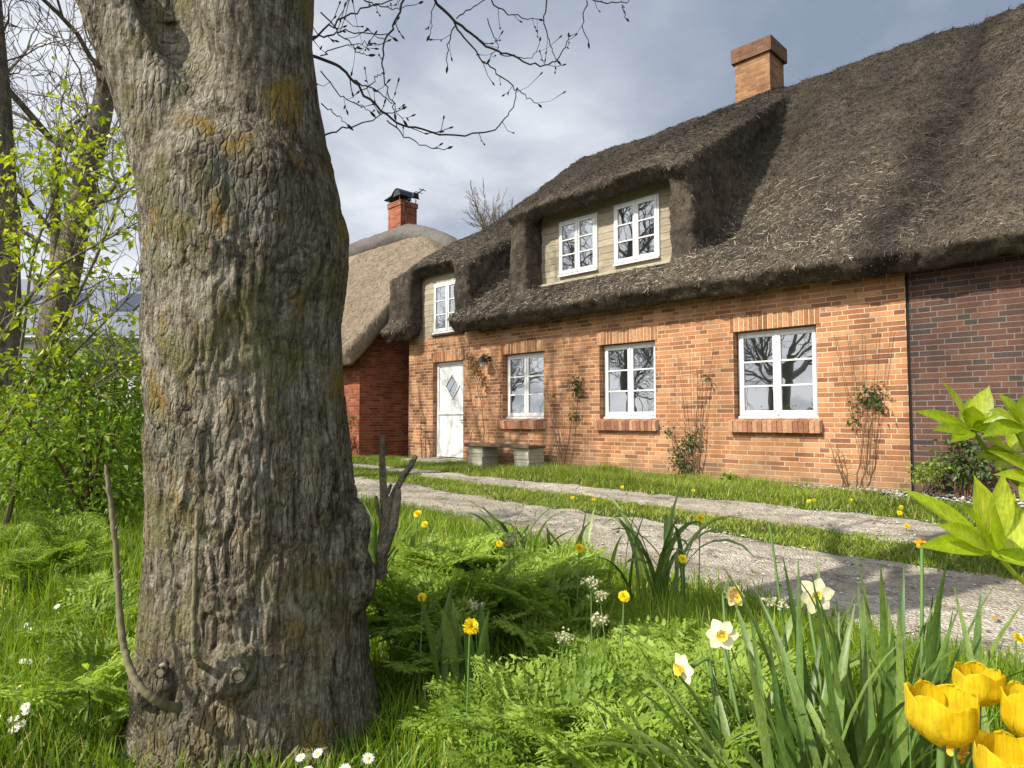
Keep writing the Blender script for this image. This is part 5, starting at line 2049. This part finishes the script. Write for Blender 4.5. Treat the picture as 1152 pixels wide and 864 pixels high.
def daffodil(px, py, Z, face, bpx, bZ, label, seed, R_=.034, cup=.012, cupmat='daffcup', petmat='daffwhite', cl=.012, old=0.0):
    """face: (right, up, towards camera)"""
    rs = np.random.default_rng(seed)
    h = P_d(px, py, Z)
    base = gpt(bpx, bZ, -.01)
    t = thing('daffodil', label, 'daffodil', tuple(base), 'daffodils in bloom')
    f, s, u = headframe(CR * face[0] + np.array([0, 0, 1]) * face[1] - CF * face[2])
    m = MB()
    P = stemline(base, h - f * .012, f, 14, .055)
    m.tube(P, np.linspace(.0042, .0028, len(P)), 7)
    m.tube([h - f * .03, h - f * .018, h - f * .004], [.003, .0045, .0035], 8)
    m.build('stem', MT['stem'], t, smooth=True)
    m = MB()
    for k in range(6):
        a = k / 6 * 6.283 + rs.normal() * .06 + (.2 if seed % 2 else 0)
        d = s * math.cos(a) + u * math.sin(a)
        back = (.10 if k % 2 else -.02) + rs.normal() * .10 - old * rs.random() * .8
        dd = unit(d + f * back)
        blade(m, h + d * .003 - f * (.0012 if k % 2 else 0), dd, f, R_ * rs.uniform(.92, 1.08) * (1 - old * .2 * rs.random()), R_ * .40, curl=rs.uniform(-.5, .15) - old * rs.random() * .6, fold=.12, prof=lambda q: (.42 + .58 * math.sin(math.pi * min(1, q * .80 + .12))) * (1 - q ** 6) + .02, wav=.05, n=8)
    m.build('petals', MT[petmat], t, smooth=True)
    m = MB()
    n = 20
    V = []
    for j, (q, rr) in enumerate(((0, .55), (.5, .75), (.85, .95), (1.0, 1.16))):
        for i in range(n):
            a = i / n * 6.283
            w = 1 + (.10 * math.sin(i * 2.5) if j == 3 else 0)
            V.append(h + f * (cl * q) + (s * math.cos(a) + u * math.sin(a)) * cup * rr * w)
    F = [(j * n + i, j * n + (i + 1) % n, (j + 1) * n + (i + 1) % n, (j + 1) * n + i) for j in range(3) for i in range(n)]
    m.add(V, F, 0, .4)
    for i in range(5):
        a = i / 5 * 6.28
        q = h + (s * math.cos(a) + u * math.sin(a)) * .002
        m.tube([q, q + f * cl * .8], [.0008, .0014], 4, 0, .1)
    m.build('trumpet', MT[cupmat], t, smooth=True)
    return t


daffodil(918, 670, 1.30, (-.12, .12, 1), 940, 1.22, 'large pale cream daffodil, the one highest on the right', 601, .032, .008, 'daffcup', 'daffwhite', .006)
daffodil(812, 714, 1.25, (-.25, .15, 1), 850, 1.22, 'white daffodil with yellow centre and ragged petals above the leaning leaves', 602, .029, .009, 'daffcup', 'daffwhite', .010, .25)
daffodil(768, 752, 1.28, (-.95, .0, .45), 815, 1.28, 'fading daffodil turned sideways, the lowest left one', 603, .029, .010, 'daffcup', 'daffwhite', .014, .35)
daffodil(826, 670, 1.55, (.1, .3, 1), 822, 1.5, 'small daffodil with a wide orange cup at the back', 604, .024, .014, 'daffcup2', 'daffwhite', .010, .3)


def withered(px, py, Z, bpx, bZ, label, seed, mat, size, nod, stem='stem', r=.003):
    rs = np.random.default_rng(seed)
    h = P_d(px, py, Z)
    b = gpt(bpx, bZ, -.01)
    t = thing('withered_flower', label, 'flower', tuple(b))
    m = MB()
    top = h + np.array(nod)
    P = smoothline([b, b * .6 + top * .4, b * .15 + top * .85, top, h * .5 + top * .5 + np.array([0, 0, .004]), h], 26)
    m.tube(P, np.linspace(r * 1.2, r * .8, len(P)), 6)
    m.build('stem', MT[stem], t, smooth=True)
    m = MB()
    for k in range(9):
        d = unit(rs.normal(size=3) + np.array([0, 0, .4]))
        blade(m, h, d, rs.normal(size=3), size * rs.uniform(.6, 1.1), size * .3, curl=rs.uniform(.5, 2), fold=.4, n=5)
    m.build('flower_head', MT[mat], t, smooth=True)


withered(858, 592, 1.7, 893, 1.62, 'withered nodding brown bud on a bent pale stalk in front of the track', 611, 'dryleaf', .014, (.012, .012, .012))
withered(1037, 613, 1.2, 1020, 1.12, 'dried orange flower on a straight tall stalk', 612, 'daffcup2', .016, (0, 0, -.004))
withered(1076, 846, .70, 1062, .70, 'withered orange flower head hanging right under the biggest tulip', 613, 'daffcup2', .018, (0.0, 0, .006))
withered(1022, 778, .92, 1012, .98, 'tiny pale seed tuft at the left side of the biggest tulip', 614, 'umbel', .008, (0, 0, 0), 'stem', .001)


def tulip(px, py, Z, bpx, label, seed, Rr=.036, H=.062, lean=(0, 0), openness=1.0, rot=0.0):
    """px,py: middle of the cup"""
    rs = np.random.default_rng(seed)
    c = P_d(px, py, Z)
    ax = unit(CR * lean[0] - CF * lean[1] + np.array([0, 0, 1.0]))
    s = unit(np.cross(ax, CF))
    u = np.cross(s, ax)
    b0 = c - ax * H * .5
    base = gpt(bpx, Z, -.01)
    t = thing('tulip', label, 'tulip', tuple(base), 'yellow tulips')
    m = MB()
    P = smoothline([base, base * .5 + b0 * .5 + CR * .01, b0 - ax * .06, b0], 16)
    m.tube(P, np.linspace(.0048, .004, 16), 8)
    m.build('stem', MT['stem'], t, smooth=True)
    m = MB()
    nu, nv = 11, 20
    for k in range(6):
        inner = k % 2
        a0 = k / 6 * 6.283 + rot + rs.normal() * .05
        hh = H * rs.uniform(.93, 1.08) * (1.0 if inner else .97)
        flare = openness * rs.uniform(.9, 1.12)
        V = []
        for i in range(nv):
            v = 1 - (1 - i / (nv - 1)) ** 1.7
            rad = Rr * (math.sin(min(1, v * 1.9 + .06) * math.pi / 2) ** .8) * (.93 if inner else 1.0)
            rad *= 1 + .16 * (flare - 1 + .25) * v ** 2 * 2 - .06 * v
            half = (.78 * math.sin(math.pi * (.10 + .52 * v)) ** .8) * math.sqrt(max(.004, 1 - max(0, (v - .60) / .40) ** 2.6))
            for j in range(nu):
                q = -1 + 2 * j / (nu - 1)
                a = a0 + q * half * 1.05
                rr = rad * (1 + .05 * math.cos(q * 3.14) + (.018 * math.sin(q * 5 + v * 6 + k)))
                z = hh * v - hh * .04 * q * q * v + .0012 * math.sin(q * 8 + k) * v
                V.append(b0 + (s * math.cos(a) + u * math.sin(a)) * rr + ax * z)
        F = [(i * nu + j, i * nu + j + 1, (i + 1) * nu + j + 1, (i + 1) * nu + j) for i in range(nv - 1) for j in range(nu - 1)]
        m.add(V, F, 0, rs.random())
    m.build('petals', MT['tulip'], t, smooth=True)
    m = MB()
    for k in range(3):
        a = rs.uniform(0, 6.28)
        d = np.array([math.cos(a) * .45, math.sin(a) * .45, 1])
        blade(m, base + np.array([0, 0, .01]), d, -np.array([math.cos(a), math.sin(a), -.4]), rs.uniform(.24, .32), .024, curl=-.5, fold=.35, n=9, base=.6)
    m.build('leaf', MT['strap'], t, smooth=True)
    return t


tulip(1060, 808, .64, 1052, 'biggest yellow tulip, wide open in front', 701, .0300, .053, (.02, .06), 1.05, .35)
tulip(1100, 772, .74, 1092, 'yellow tulip standing behind the biggest one', 702, .0245, .043, (.03, .05), 1.0, .0)
tulip(1160, 808, .66, 1156, 'yellow tulip cut by the right edge of the picture', 703, .024, .050, (.04, .02), 1.0, .5)
tulip(1138, 868, .60, 1133, 'yellow tulip cut by the bottom edge of the picture', 704, .0275, .050, (0, .08), 1.1, .9)


def dandelion(px, py, Z, label, seed, Rr=.019, tilt=None):
    rs = np.random.default_rng(seed)
    h = P_d(px, py, Z)
    x, y = h[0], h[1]
    b = np.array([x + rs.normal() * .02, y + rs.normal() * .02, float(gz(np.array(x), np.array(y))) - .01])
    if y > 4.2:
        b[2] = 0
    t = thing('dandelion', label, 'dandelion', tuple(b), 'dandelions in bloom')
    f, s, u = headframe(np.array(tilt if tilt is not None else (-CF * .75 + np.array([0, 0, .75]) + CR * rs.normal() * .25)))
    m = MB()
    m.tube(smoothline([b, (b + h) / 2, h - f * .01 - np.array([0, 0, .004]), h - f * .002], 10), .0022, 5)
    m.tube([h - f * .010, h - f * .004, h], [.002, Rr * .32, Rr * .4], 8)
    m.build('stem', MT['stem'], t)
    m = MB()
    B, D = [], []
    for ring, (n, el, L) in enumerate(((32, .02, 1.0), (30, .28, .95), (26, .58, .84), (18, .9, .68), (10, 1.25, .55))):
        for k in range(n):
            a = (k + ring * .4) / n * 6.283 + rs.normal() * .06
            e = el + rs.normal() * .08
            d = (s * math.cos(a) + u * math.sin(a)) * math.cos(e) + f * math.sin(e)
            w = np.cross(d, f)
            w = unit(w) * Rr * .085
            L_ = Rr * L * rs.uniform(.88, 1.08)
            m.add([h - w * .6, h + w * .6, h + d * L_ * .7 + w, h + d * L_ + w * .7, h + d * L_ - w * .7, h + d * L_ * .7 - w], [(0, 1, 2, 5), (5, 2, 3, 4)], 0, rs.random())
    m.build('flower_head', MT['dandelion'], t)
    return t


dandelion(530, 705, 1.42, 'biggest dandelion, open and alone in the grass right of the trunk', 801, .0185)
for i, (px, py, Z, r, lb) in enumerate((
        (702, 671, 1.75, .016, 'dandelion in the parsley left of the small orange-cupped daffodil'),
        (652, 617, 2.3, .018, 'dandelion under the sparse dark leaf clump at the track edge'),
        (788, 583, 2.6, .017, 'dandelion high on a stalk right of the dark strappy clump below the middle window'),
        (768, 629, 2.3, .017, 'dandelion low beside the foot of the strappy clump below the middle window'),
        (470, 578, 2.9, .018, 'dandelion in the grass right of the cut forked shoot'),
        (478, 590, 2.8, .015, 'small dandelion just under another near the cut forked shoot'),
        (475, 672, 1.9, .014, 'dandelion in the shade right beside the trunk foot'),
        (1145, 718, 1.75, .016, 'dandelion by the track at the right edge of the picture'),
        (117, 683, 2.6, .015, 'dandelion in the grass left of the trunk'),
        (655, 555, 7.6, .03, 'dandelion in the turf strip in front of the thin climbing rose'),
        (562, 612, 2.5, .014, 'small dandelion below the dark clump in front of the bench'))):
    dandelion(px, py, Z, lb, 810 + i, r)
for i, (px, py) in enumerate(((910, 564), (916, 563), (957, 563), (1012, 577), (1014, 571), (780, 552), (668, 562), (644, 560), (1020, 592), (700, 548))):
    q = P_z(px, py, .06)
    Zc = (q - CP) @ CF
    dandelion(px, py, Zc, 'small dandelion dotting the short turf along the wheel tracks', 840 + i, .022)

# daisies: one built, the rest copies
m = MB()
rs = np.random.default_rng(7)
ds = thing('daisy', 'small white daisy with yellow eye in the grass near the trunk foot', 'daisy', (0, 0, 0), 'white daisies in the grass')
m.tube([(0, 0, 0), (.004, 0, .05), (0, 0, .10)], .0011, 5)
m.build('stem', MT['stem'], ds)
m = MB()
for k in range(18):
    a = k / 18 * 6.283 + rs.normal() * .05
    d = np.array([math.cos(a), math.sin(a), .12 + rs.normal() * .08])
    blade(m, np.array([0, 0, .10]) + d * .002, d, (0, 0, 1), .0095, .0017, curl=-.1, fold=.1, n=3, prof=lambda t: (.6 + .4 * t) * (1 - t ** 5) + .05)
m.build('petals', MT['daisy'], ds)
m = MB()
m.tube([(0, 0, .0985), (0, 0, .1015), (0, 0, .1032)], [.0038, .0034, .001], 9)
m.build('flower_eye', MT['dandelion'], ds)
DL1 = 'small white daisy with yellow eye in the grass near the trunk foot'
DL2 = 'small white daisy in the sunny grass left of the trunk'
first = True
dpx = [(352, 838, 1.32), (367, 847, 1.3), (405, 828, 1.38), (335, 853, 1.29), (352, 850, 1.27), (378, 826, 1.4), (293, 860, 1.25), (308, 864, 1.24), (376, 860, 1.25), (386, 835, 1.36)]
dl = [(20, 803, 1.9), (30, 795, 1.92), (30, 803, 1.88), (46, 780, 2.0), (50, 774, 2.0), (42, 766, 2.1), (70, 735, 2.3), (33, 730, 2.3), (25, 722, 2.4), (95, 712, 2.5), (60, 725, 2.4), (78, 731, 2.3), (40, 700, 2.6), (12, 790, 1.9), (22, 735, 2.2), (84, 670, 2.8), (48, 690, 2.7), (130, 738, 2.2)]
for i, (px, py, Z) in enumerate(dpx + dl):
    h = P_d(px, py, Z * (1 if i < len(dpx) else .86))
    sc_ = rs.uniform(.9, 1.2)
    g = float(gz(np.array(h[0]), np.array(h[1])))
    # its own stalk length, tilted to the light
    loc = (h[0], h[1], h[2] - .10 * sc_)
    o = ds if i == 0 else dup(ds, loc)
    o.location = loc
    o.scale = (sc_,) * 3
    yaw = math.atan2(-CF[1], -CF[0])
    o.rotation_euler = (rs.normal() * .15, .35 + rs.random() * .35, yaw + rs.normal() * .4)
    o['label'] = DL1 if i < len(dpx) else DL2
    o['group'] = 'white daisies by the trunk foot' if i < len(dpx) else 'white daisies left of the trunk'

# cream umbels on the parsley and little white blooms
def umbel(px, py, Z, label, seed, r=.02, n=16):
    rs = np.random.default_rng(seed)
    h = P_d(px, py, Z)
    b = np.array([h[0] + .02, h[1] + .02, float(gz(h[0], h[1])) - .01])
    t = thing('umbel_flower', label, 'wild flower', tuple(b), 'cream umbels among the parsley')
    m = MB()
    k = h - np.array([0, 0, .03])
    m.tube(smoothline([b, (b + k) / 2 + rs.normal(size=3) * .012, k], 9), .0018, 5)
    E = []
    for i in range(n):
        e = h + rs.normal(size=3) * r * np.array([.8, .8, .3])
        m.tube([k, e], .0006, 3, cap=False)
        E.append(e)
    m.build('stem', MT['stem'], t)
    m = MB()
    E = np.array(E)
    P = np.repeat(E, 7, 0) + rs.normal(size=(n * 7, 3)) * .003
    L = np.full(len(P), .0075)
    m.quads(leafquads(P, rs.normal(size=P.shape) + np.array([0, 0, .6]), L, L * .42, rs, .1), 0)
    m.build('flower_head', MT['umbel'], t)


for i, (px, py, Z, lb) in enumerate(((573, 608, 2.3, 'cream umbel at the top left of the parsley patch'), (665, 655, 1.8, 'cream umbel with drooping rays at the top of a pale stalk'), (676, 669, 1.75, 'cream umbel just right of the drooping one'), (672, 698, 1.6, 'cream umbel in the middle of the parsley patch'), (535, 680, 1.9, 'cream umbel above the biggest dandelion'), (880, 680, 1.45, 'tiny white bloom left of the palest daffodil'), (866, 676, 1.5, 'tiny white bud beside the tiny white bloom'), (578, 602, 2.4, 'small white bloom above the top left umbel'), (632, 716, 1.6, 'cream umbel low in the parsley left of the middle'))):
    umbel(px, py, Z, lb, 900 + i, .008 if 'tiny' in lb or 'small' in lb else .013, 8 if 'tiny' in lb or 'small' in lb else 18)

# ---- glossy young shoots at the right: a shrub standing just outside the frame
x, y = cam2w(.92, 1.0)
gs = thing('glossy_shrub', 'shrub with big glossy yellow green young leaves in the right foreground', 'shrub', (x, y, 0))
sm = MB()
rs = np.random.default_rng(21)


def rosette(px, py, Z, toward, leaves, sd, stem_from, L=.085):
    """toward: axis (right, up, near).  leaves: list of (px tip dx, dy, depth bias, length scale, width)"""
    c = P_d(px, py, Z)
    q = np.array(stem_from)
    mid = (c + q) / 2 + np.array([0, 0, -.03])
    sm.tube(smoothline([q, mid, c], 14), np.linspace(.0038, .0026, 14), 7)
    for dx, dy, dz, W in leaves:
        tip = P_d(px + dx, py + dy, Z - dz)
        d = tip - c
        l = np.linalg.norm(d)
        nrm = unit(np.array([0, 0, .75]) - CF * .75 + rs.normal(size=3) * .12)
        m = MB()
        blade(m, c, d + nrm * l * .10, nrm, l * 1.03, W, curl=rs.uniform(.1, .35), fold=.16 + .1 * rs.random(), n=12, base=.10, wav=.03, rnd=rs.uniform(.2, 1),
              prof=lambda t: (.07 + .93 * math.sin(math.pi * (t ** .9)) ** .85) * (1 - t ** 7))
        m.build('leaf', MT['biglaurel'], gs, smooth=True)


root = np.array([x, y, 0.0])
k1 = P_d(1185, 640, 1.0)
sm.tube(smoothline([root, (root + k1) / 2 + CR * .03, k1, P_d(1195, 520, .98)], 16), np.linspace(.010, .0045, 16), 8)
rosette(1093, 484, .86, None, [(-36, -55, .02, .0125), (20, -50, .0, .0135), (4, -32, .05, .012), (32, -22, .04, .0115), (-22, 12, .07, .011), (-63, -22, .03, .0115), (-44, 1, .06, .0115), (-2, -36, -.03, .012), (26, 4, .05, .0125), (45, -18, .02, .0125), (-10, -26, -.05, .011)], 1, P_d(1190, 560, .97))
rosette(1150, 478, .82, None, [(-26, -36, .0, .0125), (12, -40, .0, .014), (-35, -18, .03, .012), (-42, 10, .05, .0125), (-8, -26, .02, .011), (40, -10, .0, .014), (18, 40, .04, .016)], 2, P_d(1192, 570, .96))
rosette(1116, 618, .80, None, [(-104, -68, -.02, .0185), (-16, -82, .0, .0205), (14, -86, .02, .0155), (-62, -28, .04, .0135), (-78, -7, .05, .0145), (26, -62, .0, .0165), (-30, -52, .06, .016), (4, -50, .07, .0165), (50, -46, .02, .02), (52, 22, .05, .019), (48, 0, .0, .015)], 3, P_d(1188, 650, .95))
rosette(1140, 508, .90, None, [(-34, -14, .02, .012), (-20, 22, .04, .012), (18, 26, .03, .013), (24, -30, .0, .012), (2, -34, -.02, .012), (-44, 8, .03, .011)], 5, P_d(1192, 575, .97))
rosette(1176, 545, .80, None, [(-62, -40, .02, .0135), (-54, -14, .04, .0105), (-30, -60, .0, .0135), (-28, 20, .06, .015), (40, -30, .0, .016), (30, 30, .0, .016)], 4, P_d(1196, 600, .96))
sm.build('stems', MT['biglaurel'], gs, smooth=True)
# ================================================================== LIGHT, SKY, CAMERA
SUN = Vector((.27, 1.0, -.86)).normalized()
sl = bpy.data.lights.new('sun', 'SUN')
sl.energy = 4.8
sl.angle = R(.6)
sl.color = (1, .935, .83)
so = bpy.data.objects.new('sun', sl)
so.rotation_euler = SUN.to_track_quat('-Z', 'Y').to_euler()
so.location = (-4, -8, 12)
COL.objects.link(so)

w = bpy.data.worlds.new('World')
scene.world = w
w.use_nodes = True
nt = w.node_tree
nt.nodes.clear()


def wn(t, props=None, **ins):
    nd = nt.nodes.new('ShaderNode' + t)
    for k, v in (props or {}).items():
        setattr(nd, k, v)
    for k, v in ins.items():
        s = nd.inputs[int(k[1:])] if k[0] == 'i' and k[1:].isdigit() else nd.inputs[k.replace('_', ' ')]
        if isinstance(v, bpy.types.NodeSocket):
            nt.links.new(v, s)
        else:
            s.default_value = v
    return nd


sky = wn('TexSky', {'sky_type': 'NISHITA', 'sun_disc': False, 'sun_elevation': math.asin(-SUN.z), 'sun_rotation': math.atan2(-SUN.x, -SUN.y), 'air_density': 1.0, 'dust_density': 1.2})
bg1 = wn('Background', None, Color=sky.outputs[0], Strength=.10)
tc = wn('TexCoord')
d = tc.outputs['Generated']
sp = wn('SeparateXYZ', None, Vector=d)
zc = wn('Math', {'operation': 'ADD'}, i0=wn('Math', {'operation': 'MAXIMUM'}, i0=sp.outputs[2], i1=0.0).outputs[0], i1=.22).outputs[0]
pr = wn('VectorMath', {'operation': 'DIVIDE'}, i0=d, i1=wn('CombineXYZ', None, X=zc, Y=zc, Z=1.0).outputs[0]).outputs[0]
mp = wn('Mapping', None, Vector=pr, Scale=(1.0, 1.0, .6), Rotation=(0, 0, .5)).outputs[0]
n1 = wn('TexNoise', None, Vector=mp, Scale=1.5, Detail=8.0, Roughness=.56, Distortion=.35).outputs[0]
n2 = wn('TexNoise', None, Vector=wn('Mapping', None, Vector=pr, Location=(3.1, 1.7, 0), Scale=(.7, 1.2, .6)).outputs[0], Scale=.9, Detail=6.0, Roughness=.5, Distortion=.5).outputs[0]


def wmath(op, a, b=0.0):
    return wn('Math', {'operation': op}, i0=a, i1=b).outputs[0]


# brighter cloud towards -x (picture left) and, for fill light, behind the viewer; heavier grey-blue to the right
side = wmath('ADD', wmath('ADD', wmath('MULTIPLY', sp.outputs[0], -.12), wmath('MULTIPLY', sp.outputs[1], -.30)), -.23)
up = wmath('MULTIPLY', sp.outputs[2], -.22)
v = wmath('ADD', wmath('ADD', wmath('MULTIPLY', n1, 1.05), wmath('MULTIPLY', n2, .75)), wmath('ADD', side, up))
cr = wn('ValToRGB', None, Fac=v)
e = cr.color_ramp
e.elements[0].position = .24
e.elements[0].color = (.19, .235, .31, 1)
e.elements[1].position = 1.10
e.elements[1].color = (.98, .99, 1.0, 1)
for p, c in ((.40, (.27, .31, .385, 1)), (.54, (.37, .405, .475, 1)), (.66, (.50, .53, .585, 1)), (.80, (.64, .665, .71, 1))):
    q = e.elements.new(p)
    q.color = c
# unseen cloud behind the viewer, on the sun side, brightened to lift the fill light
sky_fill = wn('MapRange', {'interpolation_type': 'SMOOTHSTEP'}, i0=sp.outputs[1], i1=.15, i2=-.75, i3=.96, i4=1.8).outputs[0]
bg2 = wn('Background', None, Color=cr.outputs[0], Strength=sky_fill)
cov = wn('MapRange', None, i0=n1, i1=.30, i2=.46, i3=.88, i4=1.0).outputs[0]
mx = wn('MixShader', None, i0=cov, i1=bg1.outputs[0], i2=bg2.outputs[0])
out = wn('OutputWorld', None, Surface=mx.outputs[0])

cam = bpy.data.cameras.new('camera')
cam.lens = 36 * FPX / 1152
cam.sensor_width = 36
cam.clip_start = .02
cam.clip_end = 2000
co = bpy.data.objects.new('camera', cam)
M3 = Matrix((tuple(CR), tuple(CU), tuple(-CF))).transposed()
co.matrix_world = Matrix.Translation(Vector(CP)) @ M3.to_4x4()
COL.objects.link(co)
scene.camera = co

scene.render.engine = 'CYCLES'
scene.cycles.max_bounces = 6
scene.cycles.transparent_max_bounces = 6
scene.cycles.use_denoising = True
vs = scene.view_settings
vs.view_transform = 'Standard'
vs.look = 'None'
vs.gamma = 1
vs.exposure = .58
vs.use_curve_mapping = False
